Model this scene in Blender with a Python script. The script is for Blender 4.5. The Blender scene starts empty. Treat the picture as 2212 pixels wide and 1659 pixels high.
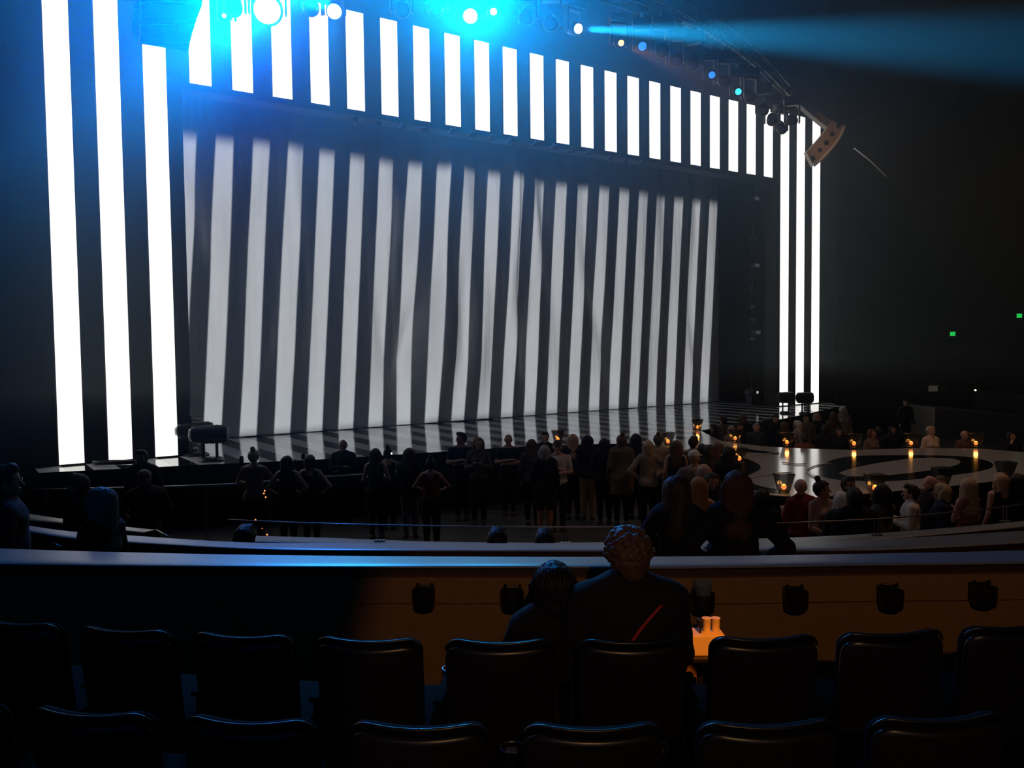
import bpy, bmesh, math, random
import numpy as np
from mathutils import Vector, Matrix
PI = math.pi
R = math.radians
random.seed(7)
SC = bpy.context.scene
COL = SC.collection

# ---------------------------------------------------------------- camera
EYE = 3.6                      # eye height above the pit floor
STG = 1.27                     # stage deck height
FPX, PITCH, ROLL = 1800.0, 0.0489505, -0.0113132
_f = Vector((0, math.cos(PITCH), -math.sin(PITCH)))
_u = Vector((0, math.sin(PITCH), math.cos(PITCH)))
_r = Vector((1, 0, 0))
_c, _s = math.cos(ROLL), math.sin(ROLL)
CR = _r * _c + _u * _s
CU = _u * _c - _r * _s
cam_data = bpy.data.cameras.new('camera')
cam_data.sensor_width = 36.0
cam_data.lens = 36.0 * FPX / 2212.0
cam_data.clip_start = 0.05
cam_data.clip_end = 300
cam = bpy.data.objects.new('camera', cam_data)
COL.objects.link(cam)
cam.matrix_world = Matrix(((CR.x, CU.x, -_f.x, 0), (CR.y, CU.y, -_f.y, 0), (CR.z, CU.z, -_f.z, EYE), (0, 0, 0, 1)))
SC.camera = cam

# ---------------------------------------------------------------- view + world
SC.view_settings.view_transform = 'Standard'
SC.view_settings.look = 'None'
SC.view_settings.gamma = 1
SC.view_settings.exposure = 0
SC.view_settings.use_curve_mapping = False
wd = bpy.data.worlds.new('world')
SC.world = wd
wd.use_nodes = True
wd.node_tree.nodes['Background'].inputs[0].default_value = (0.35, 0.6, 0.8, 1)
wd.node_tree.nodes['Background'].inputs[1].default_value = 0.0
cy = SC.cycles
cy.max_bounces = 6
cy.diffuse_bounces = 2
cy.glossy_bounces = 3
cy.transmission_bounces = 4
cy.transparent_max_bounces = 8
cy.volume_bounces = 0
cy.caustics_reflective = False
cy.caustics_refractive = False
cy.sample_clamp_indirect = 3
cy.use_denoising = True
cy.use_light_tree = True
cy.use_adaptive_sampling = True
cy.adaptive_threshold = 0.02
cy.time_limit = 1150


def ray(x, y):
    """direction in the place of a point of the photograph"""
    return CR * ((x - 1106) / FPX) + CU * (-(y - 829.5) / FPX) + _f


def onz(x, y, z):
    d = ray(x, y)
    return Vector((0, 0, EYE)) + d * ((z - EYE) / d.z)


def aty(x, y, Y):
    d = ray(x, y)
    return Vector((0, 0, EYE)) + d * (Y / d.y)


# stage axes: s runs along the portal, n upstage
TH = 0.60906
SO = Vector((-8.96748, 16.42186))
SU = Vector((math.cos(TH), math.sin(TH)))
SN = Vector((-math.sin(TH), math.cos(TH)))


def SP(s, n, z=0.0):
    return Vector((SO.x + SU.x * s + SN.x * n, SO.y + SU.y * s + SN.y * n, z))


def onplane(x, y, n):
    """point of the upright plane at depth n behind the portal face, as (s, z)"""
    d = ray(x, y)
    o = SO + SN * n
    k = (o.dot(SN)) / (d.x * SN.x + d.y * SN.y)
    return (d.x * k - SO.x) * SU.x + (d.y * k - SO.y) * SU.y, d.z * k + EYE


PIT = 0.894       # stripe spacing
SW = 0.4484       # stripe width


# ---------------------------------------------------------------- lights
def spot(name, loc, target, power, col, deg, blend=0.3, rad=0.05):
    l = bpy.data.lights.new(name, 'SPOT')
    l.energy = power
    l.color = col
    l.spot_size = R(deg)
    l.spot_blend = blend
    l.shadow_soft_size = rad
    o = bpy.data.objects.new(name, l)
    o.location = loc
    o.rotation_euler = (Vector(target) - Vector(loc)).to_track_quat('-Z', 'Y').to_euler()
    COL.objects.link(o)
    return o


# striped image projected on the stage curtain
PJ = Vector((4.2, 1.0, 8.2))
pj_t = SP(13, 2.8, 5)
pj = spot('curtain_projector_light', PJ, pj_t, 15000, (0.88, 0.95, 1.0), 62, 0.05, 0.015)


def gobo(light_ob):
    l = light_ob.data
    l.use_nodes = True
    nt = l.node_tree
    nt.nodes.clear()
    N = nt.nodes.new
    L = nt.links.new
    m = light_ob.rotation_euler.to_matrix().transposed()
    tc = N('ShaderNodeTexCoord')

    def dot(v):
        d = N('ShaderNodeVectorMath'); d.operation = 'DOT_PRODUCT'
        L(tc.outputs['Normal'], d.inputs[0])
        d.inputs[1].default_value = v
        return d.outputs['Value']

    def M(op, a, b=None, c=None):
        x = N('ShaderNodeMath'); x.operation = op
        for i, q in enumerate((a, b, c)):
            if q is None: continue
            if isinstance(q, (int, float)): x.inputs[i].default_value = q
            else: L(q, x.inputs[i])
        return x.outputs[0]
    dn = dot(m @ Vector((SN.x, SN.y, 0)))
    ds = dot(m @ Vector((SU.x, SU.y, 0)))
    dz = dot(m @ Vector((0, 0, 1)))
    rel = Vector((PJ.x - SO.x, PJ.y - SO.y))
    n0, s0 = rel.dot(SN), rel.dot(SU)
    k = M('DIVIDE', 2.8 - n0, dn)
    s = M('ADD', M('MULTIPLY', k, ds), s0)
    z = M('ADD', M('MULTIPLY', k, dz), PJ.z)
    # stripes lean: s_top = 3.07, s_bottom = 2.52
    t = M('DIVIDE', M('SUBTRACT', z, STG), 8.75 - STG)
    sh = M('MULTIPLY_ADD', t, 0.53, 2.545)
    q = M('SUBTRACT', s, sh)
    cell = M('DIVIDE', q, 0.8985)
    fr = M('FRACT', cell)
    # smooth edges
    a = N('ShaderNodeMapRange'); a.interpolation_type = 'SMOOTHSTEP'
    L(fr, a.inputs[0]); a.inputs[1].default_value = 0.0; a.inputs[2].default_value = 0.05
    b = N('ShaderNodeMapRange'); b.interpolation_type = 'SMOOTHSTEP'
    L(fr, b.inputs[0]); b.inputs[1].default_value = 0.535; b.inputs[2].default_value = 0.485
    g = N('ShaderNodeMapRange'); g.interpolation_type = 'SMOOTHSTEP'
    L(z, g.inputs[0]); g.inputs[1].default_value = 8.95; g.inputs[2].default_value = 8.5
    w = M('MULTIPLY', M('MULTIPLY', a.outputs[0], b.outputs[0]), g.outputs[0])
    w = M('MULTIPLY', w, M('GREATER_THAN', z, STG + 0.02))
    w = M('MULTIPLY', w, M('GREATER_THAN', q, -0.02))
    w = M('MULTIPLY', w, M('LESS_THAN', q, 0.8985 * 22))
    w = M('MULTIPLY', w, M('LESS_THAN', dn, 1.0))
    # even out the throw with distance
    d2 = M('MULTIPLY', k, k)
    w = M('MULTIPLY', w, M('MULTIPLY', d2, 0.0022))
    w = M('ADD', w, 0.012)
    w = M('MULTIPLY', w, M('GREATER_THAN', z, STG + 0.02))
    w = M('MULTIPLY', w, M('LESS_THAN', z, 9.0))
    w = M('MULTIPLY', w, M('GREATER_THAN', s, 2.5))
    w = M('MULTIPLY', w, M('LESS_THAN', s, 22.5))
    em = N('ShaderNodeEmission')
    L(w, em.inputs['Strength'])
    out = N('ShaderNodeOutputLight')
    L(em.outputs[0], out.inputs[0])


gobo(pj)

BLUE = (0.0, 0.22, 1.0)
CYAN = (0.01, 0.46, 1.0)
TRZ = 9.8                                       # height of the fixtures on the lighting truss
# (photo point of the lens, colour, lens strength, power, aim, cone)
LIT = [
    ((577, 22), BLUE, 60, 1700, (-1.4, 2.0, 2.8), 50, 0.24),  # lens widened to stand in for its glare
    ((722, 25), CYAN, 60, 1500, (-1.35, 4.8, 2.3), 11, 0.13),
    ((1016, 35), CYAN, 60, 900, (-0.35, 4.7, 2.3), 13, 0.13),
    ((1250, 62), CYAN, 60, 200000, None, 7, 0.09),
    ((1066, 25), (1.0, 0.8, 0.85), 14, 0, None, 20, 0.06),
    ((1342, 93), (1.0, 0.38, 0.06), 8, 2600, (7.5, 10.0, 4.4), 18, 0.06),
    ((1388, 100), (0.03, 0.25, 1.0), 1.2, 0, None, 20, 0.09),
    ((1538, 162), (0.03, 0.25, 1.0), 1.2, 0, None, 20, 0.08),
    ((1595, 198), (0.05, 0.7, 1.0), 1.5, 0, None, 20, 0.08),
    ((484, 34), (0.5, 0.8, 1.0), 5, 0, None, 20, 0.04),
]
for p, colr, em_s, pw, aim, deg, rad in LIT:
    if pw:
        a = onz(p[0], p[1], TRZ)
        if aim is None:
            t = aty(2380, 108, 9)
        else:
            t = Vector(aim)
        dd = (t - a).normalized()
        spot('stage_spot_light', a + dd * 0.25, t, pw, colr, deg, 1.0 if deg < 20 else 0.5, 0.06)

# blue beams thrown over the heads of the seats; seen only through the haze
for x, y, t, pw, cc, deg in ((577, 22, (-2.6, -2.0, 5.4), 30000, (0.0, 0.13, 1.0), 34), (577, 22, (-4.8, 3.0, 4.9), 10000, (0.0, 0.42, 1.0), 34), (577, 22, (-3.8, -5.0, 9.6), 30000, (0.0, 0.28, 1.0), 60),
                             (722, 25, (-5.5, 1.0, 8.6), 7000, (0.0, 0.4, 1.0), 46), (1016, 35, (0.5, 2.0, 6.4), 13000, (0.0, 0.34, 1.0), 38), (1016, 35, (-1.6, -3.0, 8.6), 7000, (0.0, 0.40, 1.0), 44)):
    a = onz(x, y, TRZ)
    dd = (Vector(t) - a).normalized()
    spot('haze_beam_light', a + dd * 0.27, t, pw, cc, deg, 0.8, 0.06)

# unseen amber lamp behind the seats; its cone edge draws the parapet's shadow line
spot('parapet_wash_light', (0.3, -2.5, 5.2), (3.0, 4.7, 1.2), 175, (1.0, 0.52, 0.17), 56, 0.14, 0.05)
# dim house light far overhead on the right
spot('house_downlight', (9.0, 13.0, 13.0), (8.0, 14.0, 0.0), 700, (1.0, 0.58, 0.36), 90, 1.0, 0.3)


# ---------------------------------------------------------------- materials
def mat(name, col, rough=0.6, metal=0.0, emit=None, es=1.0, var=0.12, scale=8.0, alpha=1.0, spec=0.5, coat=0.0, bump=0.0, bscale=60.0):
    m = bpy.data.materials.new(name)
    m.use_nodes = True
    nt = m.node_tree
    b = nt.nodes['Principled BSDF']
    b.inputs['Roughness'].default_value = rough
    b.inputs['Metallic'].default_value = metal
    b.inputs['Specular IOR Level'].default_value = spec
    b.inputs['Coat Weight'].default_value = coat
    b.inputs['Alpha'].default_value = alpha
    if var > 0:
        tc = nt.nodes.new('ShaderNodeTexCoord')
        no = nt.nodes.new('ShaderNodeTexNoise')
        no.inputs['Scale'].default_value = scale
        nt.links.new(tc.outputs['Object'], no.inputs['Vector'])
        mx = nt.nodes.new('ShaderNodeMix'); mx.data_type = 'RGBA'
        mx.inputs[6].default_value = tuple(c * (1 - var) for c in col) + (1,)
        mx.inputs[7].default_value = tuple(min(1, c * (1 + var)) for c in col) + (1,)
        nt.links.new(no.outputs['Fac'], mx.inputs[0])
        nt.links.new(mx.outputs[2], b.inputs['Base Color'])
        if bump:
            n2 = nt.nodes.new('ShaderNodeTexNoise'); n2.inputs['Scale'].default_value = bscale
            nt.links.new(tc.outputs['Object'], n2.inputs['Vector'])
            bp = nt.nodes.new('ShaderNodeBump'); bp.inputs['Strength'].default_value = bump
            nt.links.new(n2.outputs['Fac'], bp.inputs['Height'])
            nt.links.new(bp.outputs[0], b.inputs['Normal'])
    else:
        b.inputs['Base Color'].default_value = tuple(col) + (1,)
    if emit:
        b.inputs['Emission Color'].default_value = tuple(emit) + (1,)
        b.inputs['Emission Strength'].default_value = es
    return m


_mc = {}


def cmat(col, rough=0.85, kind='cloth'):
    k = (tuple(round(c, 3) for c in col), round(rough, 2), kind)
    if k not in _mc:
        _mc[k] = mat(kind, col, rough, var=0.18, scale=14, spec=0.25)
    return _mc[k]


M_BLACK = mat('black_paint', (0.012, 0.013, 0.014), 0.6, spec=0.3)
M_WALL = mat('matte_black_wall', (0.02, 0.021, 0.022), 0.9, spec=0.1, scale=1.5)
M_DARKMET = mat('dark_metal', (0.03, 0.032, 0.035), 0.4, 0.6)
M_METAL = mat('brushed_metal', (0.30, 0.30, 0.31), 0.35, 1.0, scale=30)
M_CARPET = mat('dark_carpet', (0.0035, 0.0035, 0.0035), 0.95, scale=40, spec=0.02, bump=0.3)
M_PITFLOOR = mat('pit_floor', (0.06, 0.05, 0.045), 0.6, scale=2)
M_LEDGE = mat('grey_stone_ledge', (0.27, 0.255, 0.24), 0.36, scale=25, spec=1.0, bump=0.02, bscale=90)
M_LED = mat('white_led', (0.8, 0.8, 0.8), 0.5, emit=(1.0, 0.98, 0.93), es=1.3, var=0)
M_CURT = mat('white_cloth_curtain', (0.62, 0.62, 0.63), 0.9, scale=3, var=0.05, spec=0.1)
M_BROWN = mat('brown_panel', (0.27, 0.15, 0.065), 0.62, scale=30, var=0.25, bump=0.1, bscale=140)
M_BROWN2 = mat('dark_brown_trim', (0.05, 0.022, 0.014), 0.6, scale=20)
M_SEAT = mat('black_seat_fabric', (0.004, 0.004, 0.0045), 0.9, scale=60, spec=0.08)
M_SEATRIM = mat('seat_rim', (0.012, 0.012, 0.013), 0.33, scale=20, spec=0.6)
M_PLAST = mat('black_plastic', (0.012, 0.012, 0.012), 0.35, scale=20)
M_WHITEP = mat('white_plastic', (0.8, 0.77, 0.7), 0.35, scale=8, var=0.05)
M_CREAM = mat('cream_paper', (0.72, 0.56, 0.36), 0.4, scale=8, var=0.05)
M_SKIN = mat('skin', (0.50, 0.30, 0.22), 0.6, scale=6, spec=0.35)
M_SKIN2 = mat('tan_skin', (0.38, 0.21, 0.14), 0.6, scale=6, spec=0.35)
M_EYE = mat('eyeball', (0.05, 0.035, 0.03), 0.15, var=0)
M_SHOE = mat('shoe_leather', (0.03, 0.025, 0.02), 0.5)
M_TINYAMB = mat('amber_glint', (1, 0.4, 0.1), 0.5, emit=(1.0, 0.25, 0.06), es=2.5, var=0)
M_GLASS = mat('smoked_glass', (0.004, 0.004, 0.004), 0.06, alpha=0.5, var=0)
M_AMBER = mat('amber_flame', (1, 0.5, 0.1), 0.5, emit=(1.0, 0.27, 0.06), es=4.2, var=0)


def glow(name, c, s):
    return mat(name, c, 0.4, emit=c, es=s, var=0)


def stage_mats():
    # striped gloss floor: pale bands run upstage, spaced as the portal strips
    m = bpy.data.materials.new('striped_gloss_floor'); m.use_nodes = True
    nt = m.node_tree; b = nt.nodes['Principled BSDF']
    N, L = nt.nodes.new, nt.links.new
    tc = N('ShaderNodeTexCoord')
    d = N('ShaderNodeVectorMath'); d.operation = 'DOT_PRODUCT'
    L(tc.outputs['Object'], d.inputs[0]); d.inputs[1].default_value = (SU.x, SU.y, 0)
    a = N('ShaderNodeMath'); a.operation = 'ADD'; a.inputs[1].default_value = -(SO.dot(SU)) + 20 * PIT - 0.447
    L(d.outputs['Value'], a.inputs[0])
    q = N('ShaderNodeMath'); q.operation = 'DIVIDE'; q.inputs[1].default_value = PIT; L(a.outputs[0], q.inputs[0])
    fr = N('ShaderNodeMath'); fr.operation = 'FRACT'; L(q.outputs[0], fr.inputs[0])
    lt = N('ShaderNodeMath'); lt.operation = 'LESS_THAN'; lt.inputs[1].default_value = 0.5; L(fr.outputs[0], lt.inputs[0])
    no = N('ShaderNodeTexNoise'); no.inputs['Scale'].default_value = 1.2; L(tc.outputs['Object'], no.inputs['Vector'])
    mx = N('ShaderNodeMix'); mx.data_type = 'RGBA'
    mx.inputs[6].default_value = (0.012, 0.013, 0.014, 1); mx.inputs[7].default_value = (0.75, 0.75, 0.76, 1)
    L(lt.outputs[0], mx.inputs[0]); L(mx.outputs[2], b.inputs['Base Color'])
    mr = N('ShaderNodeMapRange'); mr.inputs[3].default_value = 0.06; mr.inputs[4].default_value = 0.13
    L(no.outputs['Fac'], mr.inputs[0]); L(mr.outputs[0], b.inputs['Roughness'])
    b.inputs['Specular IOR Level'].default_value = 0.5
    # slight waviness of the panels
    n2 = N('ShaderNodeTexNoise'); n2.inputs['Scale'].default_value = 2.0; L(tc.outputs['Object'], n2.inputs['Vector'])
    bp = N('ShaderNodeBump'); bp.inputs['Strength'].default_value = 0.06; bp.inputs['Distance'].default_value = 0.05
    L(n2.outputs['Fac'], bp.inputs['Height']); L(bp.outputs[0], b.inputs['Normal'])
    return m


M_STRIPE = stage_mats()
M_GLW = mat('gloss_pale_floor', (0.42, 0.41, 0.40), 0.12, scale=1.5, var=0.06, spec=0.7, bump=0.015, bscale=3)
M_GLB = mat('gloss_black_floor', (0.012, 0.012, 0.013), 0.10, scale=1.5, spec=0.7, bump=0.015, bscale=3)
M_BAND = M_BLACK


# ---------------------------------------------------------------- mesh helpers
def link(name, me, mats, parent=None):
    o = bpy.data.objects.new(name, me)
    if mats is not None:
        for m in (mats if isinstance(mats, (list, tuple)) else [mats]):
            me.materials.append(m)
    COL.objects.link(o)
    if parent is not None: o.parent = parent
    return o


def ob(name, bm, mats, parent=None, smooth=False, ang=None):
    me = bpy.data.meshes.new(name)
    bm.normal_update()
    bm.to_mesh(me); bm.free()
    if smooth:
        for p in me.polygons: p.use_smooth = True
        if ang:
            try: me.set_sharp_from_angle(angle=R(ang))
            except Exception: pass
    return link(name, me, mats, parent)


def tag(o, label=None, cat=None, group=None, kind=None):
    if label: o['label'] = label
    if cat: o['category'] = cat
    if group: o['group'] = group
    if kind: o['kind'] = kind
    return o


def empty(name, loc=(0, 0, 0), rz=0.0):
    o = bpy.data.objects.new(name, None)
    o.empty_display_size = 0.1
    o.location = loc
    o.rotation_euler = (0, 0, rz)
    COL.objects.link(o)
    return o


KIDS = {}


def dup(root, loc=None, rz=None, label=None, group=None):
    r = root.copy(); COL.objects.link(r)
    if loc is not None: r.location = loc
    if rz is not None: r.rotation_euler = (r.rotation_euler[0], r.rotation_euler[1], rz)
    if label: r['label'] = label
    if group: r['group'] = group

    def rec(a, b):
        for ch in a.children:
            c = ch.copy(); COL.objects.link(c); c.parent = b
            rec(ch, c)
    rec(root, r)
    return r


def box(bm, c, s, rot=None, bev=0.0, mi=0):
    r = bmesh.ops.create_cube(bm, size=1)
    vs = r['verts']
    M4 = Matrix.Translation(c) @ (rot.to_4x4() if rot is not None else Matrix.Identity(4)) @ Matrix.Diagonal((s[0], s[1], s[2], 1))
    bmesh.ops.transform(bm, matrix=M4, verts=vs)
    fs = set(f for v in vs for f in v.link_faces)
    for f in fs: f.material_index = mi
    if bev > 0:
        es = list(set(e for v in vs for e in v.link_edges))
        bmesh.ops.bevel(bm, geom=es, offset=bev, segments=2, affect='EDGES', profile=0.6)


def lathe(bm, prof, c=(0, 0, 0), seg=16, rot=None, mi=0, caps=True):
    c = Vector(c)
    rings = []
    for r_, z_ in prof:
        ring = []
        for i in range(seg):
            a = 2 * PI * i / seg
            v = Vector((r_ * math.cos(a), r_ * math.sin(a), z_))
            if rot is not None: v = rot @ v
            ring.append(bm.verts.new(c + v))
        rings.append(ring)
    for a, b in zip(rings, rings[1:]):
        for i in range(seg):
            f = bm.faces.new((a[i], a[(i + 1) % seg], b[(i + 1) % seg], b[i])); f.material_index = mi
    if caps:
        f = bm.faces.new(list(reversed(rings[0]))); f.material_index = mi
        f = bm.faces.new(rings[-1]); f.material_index = mi


def tube(bm, pts, r, seg=8, mi=0, closed=False):
    pts = [Vector(p) for p in pts]
    rings = []
    n = len(pts)
    for i, p in enumerate(pts):
        if closed: t = pts[(i + 1) % n] - pts[i - 1]
        else: t = pts[min(i + 1, n - 1)] - pts[max(i - 1, 0)]
        t.normalize()
        up = Vector((0, 0, 1)) if abs(t.z) < 0.95 else Vector((1, 0, 0))
        a = t.cross(up).normalized(); b = t.cross(a)
        rr = r[i] if isinstance(r, (list, tuple)) else r
        rings.append([bm.verts.new(p + a * rr * math.cos(2 * PI * k / seg) + b * rr * math.sin(2 * PI * k / seg)) for k in range(seg)])
    pairs = list(zip(rings, rings[1:])) + ([(rings[-1], rings[0])] if closed else [])
    for A, B in pairs:
        for k in range(seg):
            f = bm.faces.new((A[k], B[k], B[(k + 1) % seg], A[(k + 1) % seg])); f.material_index = mi
    if not closed:
        bm.faces.new(rings[0]).material_index = mi
        bm.faces.new(list(reversed(rings[-1]))).material_index = mi


def prism(bm, pts, z0, z1, mi=0, mside=None):
    lo = [bm.verts.new((p[0], p[1], z0)) for p in pts]
    hi = [bm.verts.new((p[0], p[1], z1)) for p in pts]
    n = len(pts)
    for i in range(n):
        f = bm.faces.new((lo[i], lo[(i + 1) % n], hi[(i + 1) % n], hi[i]))
        f.material_index = mi if mside is None else mside
    f = bm.faces.new(hi); f.material_index = mi
    f = bm.faces.new(list(reversed(lo))); f.material_index = mi if mside is None else mside
    bmesh.ops.recalc_face_normals(bm, faces=bm.faces[:])


def spline(pts, m=6):
    """smooth polyline through 2-D or 3-D points"""
    P = [Vector(p) for p in pts]
    out = []
    for i in range(len(P) - 1):
        p0, p1, p2, p3 = P[max(i - 1, 0)], P[i], P[i + 1], P[min(i + 2, len(P) - 1)]
        for k in range(m):
            t = k / m
            out.append(0.5 * ((2 * p1) + (p2 - p0) * t + (2 * p0 - 5 * p1 + 4 * p2 - p3) * t * t + (3 * p1 - p0 - 3 * p2 + p3) * t ** 3))
    out.append(P[-1])
    return out


def struct(name, bm, m, parent=None, smooth=False):
    o = ob(name, bm, m, parent, smooth)
    if parent is None: o['kind'] = 'structure'
    return o

# ================================================================ THE ROOM
bm = bmesh.new(); box(bm, (12, 22, -0.05), (70, 64, 0.1)); struct('floor', bm, M_PITFLOOR)
bm = bmesh.new(); box(bm, (12, 22, 17.05), (70, 64, 0.1)); struct('ceiling', bm, M_WALL)
bm = bmesh.new(); box(bm, (-17.05, 22, 8.5), (0.1, 58, 17)); struct('wall_left', bm, M_WALL)
bm = bmesh.new(); box(bm, (42.05, 22, 8.5), (0.1, 58, 17)); struct('wall_right', bm, M_WALL)
bm = bmesh.new(); box(bm, (12.5, 51.05, 8.5), (59, 0.1, 17)); struct('wall_back', bm, M_WALL)
bm = bmesh.new(); box(bm, (12.5, -7.05, 8.5), (59, 0.1, 17)); struct('wall_rear', bm, M_WALL)

# the portal: a black wall with a wide opening
ROTS = Matrix.Rotation(TH, 3, 'Z')


def sbox(bm, s0, s1, n0, n1, z0, z1, mi=0, bev=0):
    box(bm, SP((s0 + s1) / 2, (n0 + n1) / 2, (z0 + z1) / 2), (s1 - s0, n1 - n0, z1 - z0), ROTS, bev, mi)


bm = bmesh.new()
sbox(bm, -9.6, 2.52, 0, 0.5, 0, 17)
sbox(bm, 22.2, 25.2, 0, 0.5, 0, 17)
sbox(bm, 2.52, 22.2, 0, 0.5, 9.05, 17)
struct('wall_portal', bm, M_BLACK)
# black masking behind the curtain and in the wings
bm = bmesh.new()
sbox(bm, 1.0, 26.5, 6.6, 6.7, STG, 11)
sbox(bm, 1.0, 1.1, 0.5, 6.6, STG, 11)
sbox(bm, 26.4, 26.5, 0.5, 6.6, STG, 11)
sbox(bm, 1.0, 26.5, 0.5, 6.7, 10.9, 11)
struct('wall_masking', bm, M_BLACK)

# ---------------------------------------------------------------- light strips of the portal
ORD = ['', 'first', 'second', 'third', 'fourth', 'fifth', 'sixth', 'seventh', 'eighth', 'ninth', 'tenth', 'eleventh', 'twelfth',
       'thirteenth', 'fourteenth', 'fifteenth', 'sixteenth', 'seventeenth', 'eighteenth', 'nineteenth', 'twentieth',
       'twenty-first', 'twenty-second']
ZHB, ZHT = EYE + 5.576, EYE + 7.867
for i in range(28):
    s0 = i * PIT + (-0.025 if i < 3 else (-0.003 if i > 24 else 0))
    leg = i < 3 or i > 24
    z0 = STG + 0.03 if leg else ZHB
    bm = bmesh.new()
    sbox(bm, s0 - 0.03, s0 + SW + 0.03, -0.035, 0.0, z0 - 0.025, ZHT + 0.03)
    fr = ob('light_strip', bm, M_BLACK)
    bm = bmesh.new()
    sbox(bm, s0, s0 + SW, -0.05, -0.036, z0, ZHT)
    ob('glowing_face', bm, M_LED, fr)
    if i < 3: lb = 'full-height white light strip, %s from the outer end of the near portal leg' % ORD[i + 1]
    elif i > 24: lb = 'full-height white light strip, %s from the inside of the far portal leg' % ORD[i - 24]
    else: lb = 'short white light strip in the header row, %s counted from the near leg' % ORD[i - 2]
    tag(fr, lb, 'light strip', 'white light strips of the portal')

# ---------------------------------------------------------------- stage deck
front = [(-10.9, 14.9), (-8.98, 15.52), (-5.82, 16.47), (-3.9, 16.97), (-1.42, 18.0), (0.3, 18.75), (1.8, 19.0), (3.0, 19.0)]
inner = [(4.86, 20.4), (4.9, 21.64), (5.7, 22.5), (7.99, 24.57), (11.58, 29.13)]
back = [tuple(SP(25.15, -0.1)[:2]), tuple(SP(25.15, 6.55)[:2]), tuple(SP(-1.5, 6.55)[:2]), tuple(SP(-1.5, -0.1)[:2])]
main_poly = front + inner + back


def inset_down(poly, name, mtop, mside):
    bm = bmesh.new()
    prism(bm, poly, 0.0, STG - 0.004, 1, 1)
    o = struct(name, bm, [mtop, mside])
    bm = bmesh.new()
    vs = [bm.verts.new((p[0], p[1], STG)) for p in poly]
    f = bm.faces.new(vs)
    bmesh.ops.triangulate(bm, faces=[f])
    bmesh.ops.recalc_face_normals(bm, faces=bm.faces[:])
    if sum(f.normal.z for f in bm.faces) < 0: bmesh.ops.reverse_faces(bm, faces=bm.faces[:])
    return o, bm


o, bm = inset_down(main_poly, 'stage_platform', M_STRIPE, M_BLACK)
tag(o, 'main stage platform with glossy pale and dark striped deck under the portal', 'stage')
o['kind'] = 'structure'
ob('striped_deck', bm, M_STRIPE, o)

pas = [(3.0, 19.0), (3.75, 17.6), (4.05, 16.4), (3.95, 15.2), (3.72, 14.2), (3.62, 13.2), (3.77, 12.56), (3.98, 12.38), (4.47, 12.24), (5.25, 12.46),
       (6.03, 12.73), (7.07, 13.12), (7.78, 13.43), (8.72, 14.1), (10.2, 14.7), (11.6, 15.2), (12.1, 15.8), (11.6, 16.4),
       (10.38, 16.86), (9.8, 17.5), (8.49, 17.66), (7.2, 17.47), (6.54, 17.69), (5.95, 17.98), (5.53, 18.26), (5.07, 18.9), (4.87, 19.28), (4.86, 20.4)]
o, bm = inset_down(pas, 'runway_platform', M_GLW, M_BLACK)
o['kind'] = 'structure'
deck = ob('pale_deck', bm, M_GLW, o)


def inlay(pxs, name, m, par, dz):
    pts = [onz(1560 + a / 3.393, 940 + b / 3.393, STG) for a, b in pxs]
    pts = spline(pts + [pts[0]], 4)[:-1]
    bm = bmesh.new()
    prism(bm, [(p.x, p.y) for p in pts], STG + 0.0005, STG + dz)
    return ob(name, bm, m, par)


inlay([(640, 268), (670, 240), (740, 215), (820, 178), (980, 153), (1300, 148), (1600, 150), (1800, 160), (1930, 185), (1985, 215), (1960, 245), (1850, 272),
       (1650, 298), (1400, 325), (1200, 338), (1000, 335), (870, 330), (760, 312), (680, 292)], 'black_oval_inlay', M_GLB, o, 0.003)
inlay([(855, 280), (950, 245), (1150, 205), (1400, 172), (1600, 168), (1720, 180), (1745, 200), (1700, 225), (1500, 262), (1250, 292), (1050, 303), (920, 300)],
      'pale_oval_inlay', M_GLW, o, 0.005)
inlay([(70, 160), (150, 165), (210, 185), (270, 215), (282, 240), (265, 260), (210, 285), (175, 310), (185, 340), (250, 365), (330, 385), (400, 397), (405, 425),
       (300, 420), (200, 390), (110, 340), (60, 250)], 'black_lobe_inlay', M_GLB, o, 0.003)
inlay([(20, 88), (200, 105), (400, 128), (430, 135), (380, 140), (200, 125), (40, 106)], 'black_band_inlay', M_GLB, o, 0.003)

# cables lying on the runway
for k, px in enumerate([[(800, 212), (710, 224), (640, 248), (618, 268), (650, 300), (720, 326)], [(168, 326), (280, 305), (392, 293)], [(170, 163), (290, 148), (415, 132)],
                        [(440, 205), (540, 218), (610, 216)]]):
    pts = [onz(1560 + a / 3.393, 940 + b / 3.393, STG) for a, b in px]
    pts = [Vector((p.x, p.y, STG + 0.016)) for p in spline(pts, 5)]
    bm = bmesh.new(); tube(bm, pts, 0.011, 6)
    c = ob('floor_cable', bm, M_GLW, None, True)
    tag(c, ['hooked pale cable lying beside the black oval of the runway', 'straight pale cable on the runway near the dark lobe',
            'pale cable crossing the runway close to the main stage', 'short cable in the bright reflections on the runway'][k], 'cable')

# ---------------------------------------------------------------- curtain in two halves
_fold = [(random.uniform(2.4, 22), random.uniform(0.25, 0.7), random.uniform(-0.2, 0.24), random.uniform(-0.16, 0.16)) for _ in range(46)]


def curt_n(s, z):
    n = 0.0
    for c, w, a, l in _fold:
        d = (s - c - l * (z - 4) - 0.25 * math.sin(z * 0.7 + c * 3)) / w
        if abs(d) < 3: n += a * math.exp(-d * d)
    n += 0.02 * math.sin(s * 7 + 0.5 * math.sin(z * 0.9)) + 0.006 * math.sin(s * 31)
    return n * min(1, (z - STG) / 2.2 + 0.15)


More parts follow.
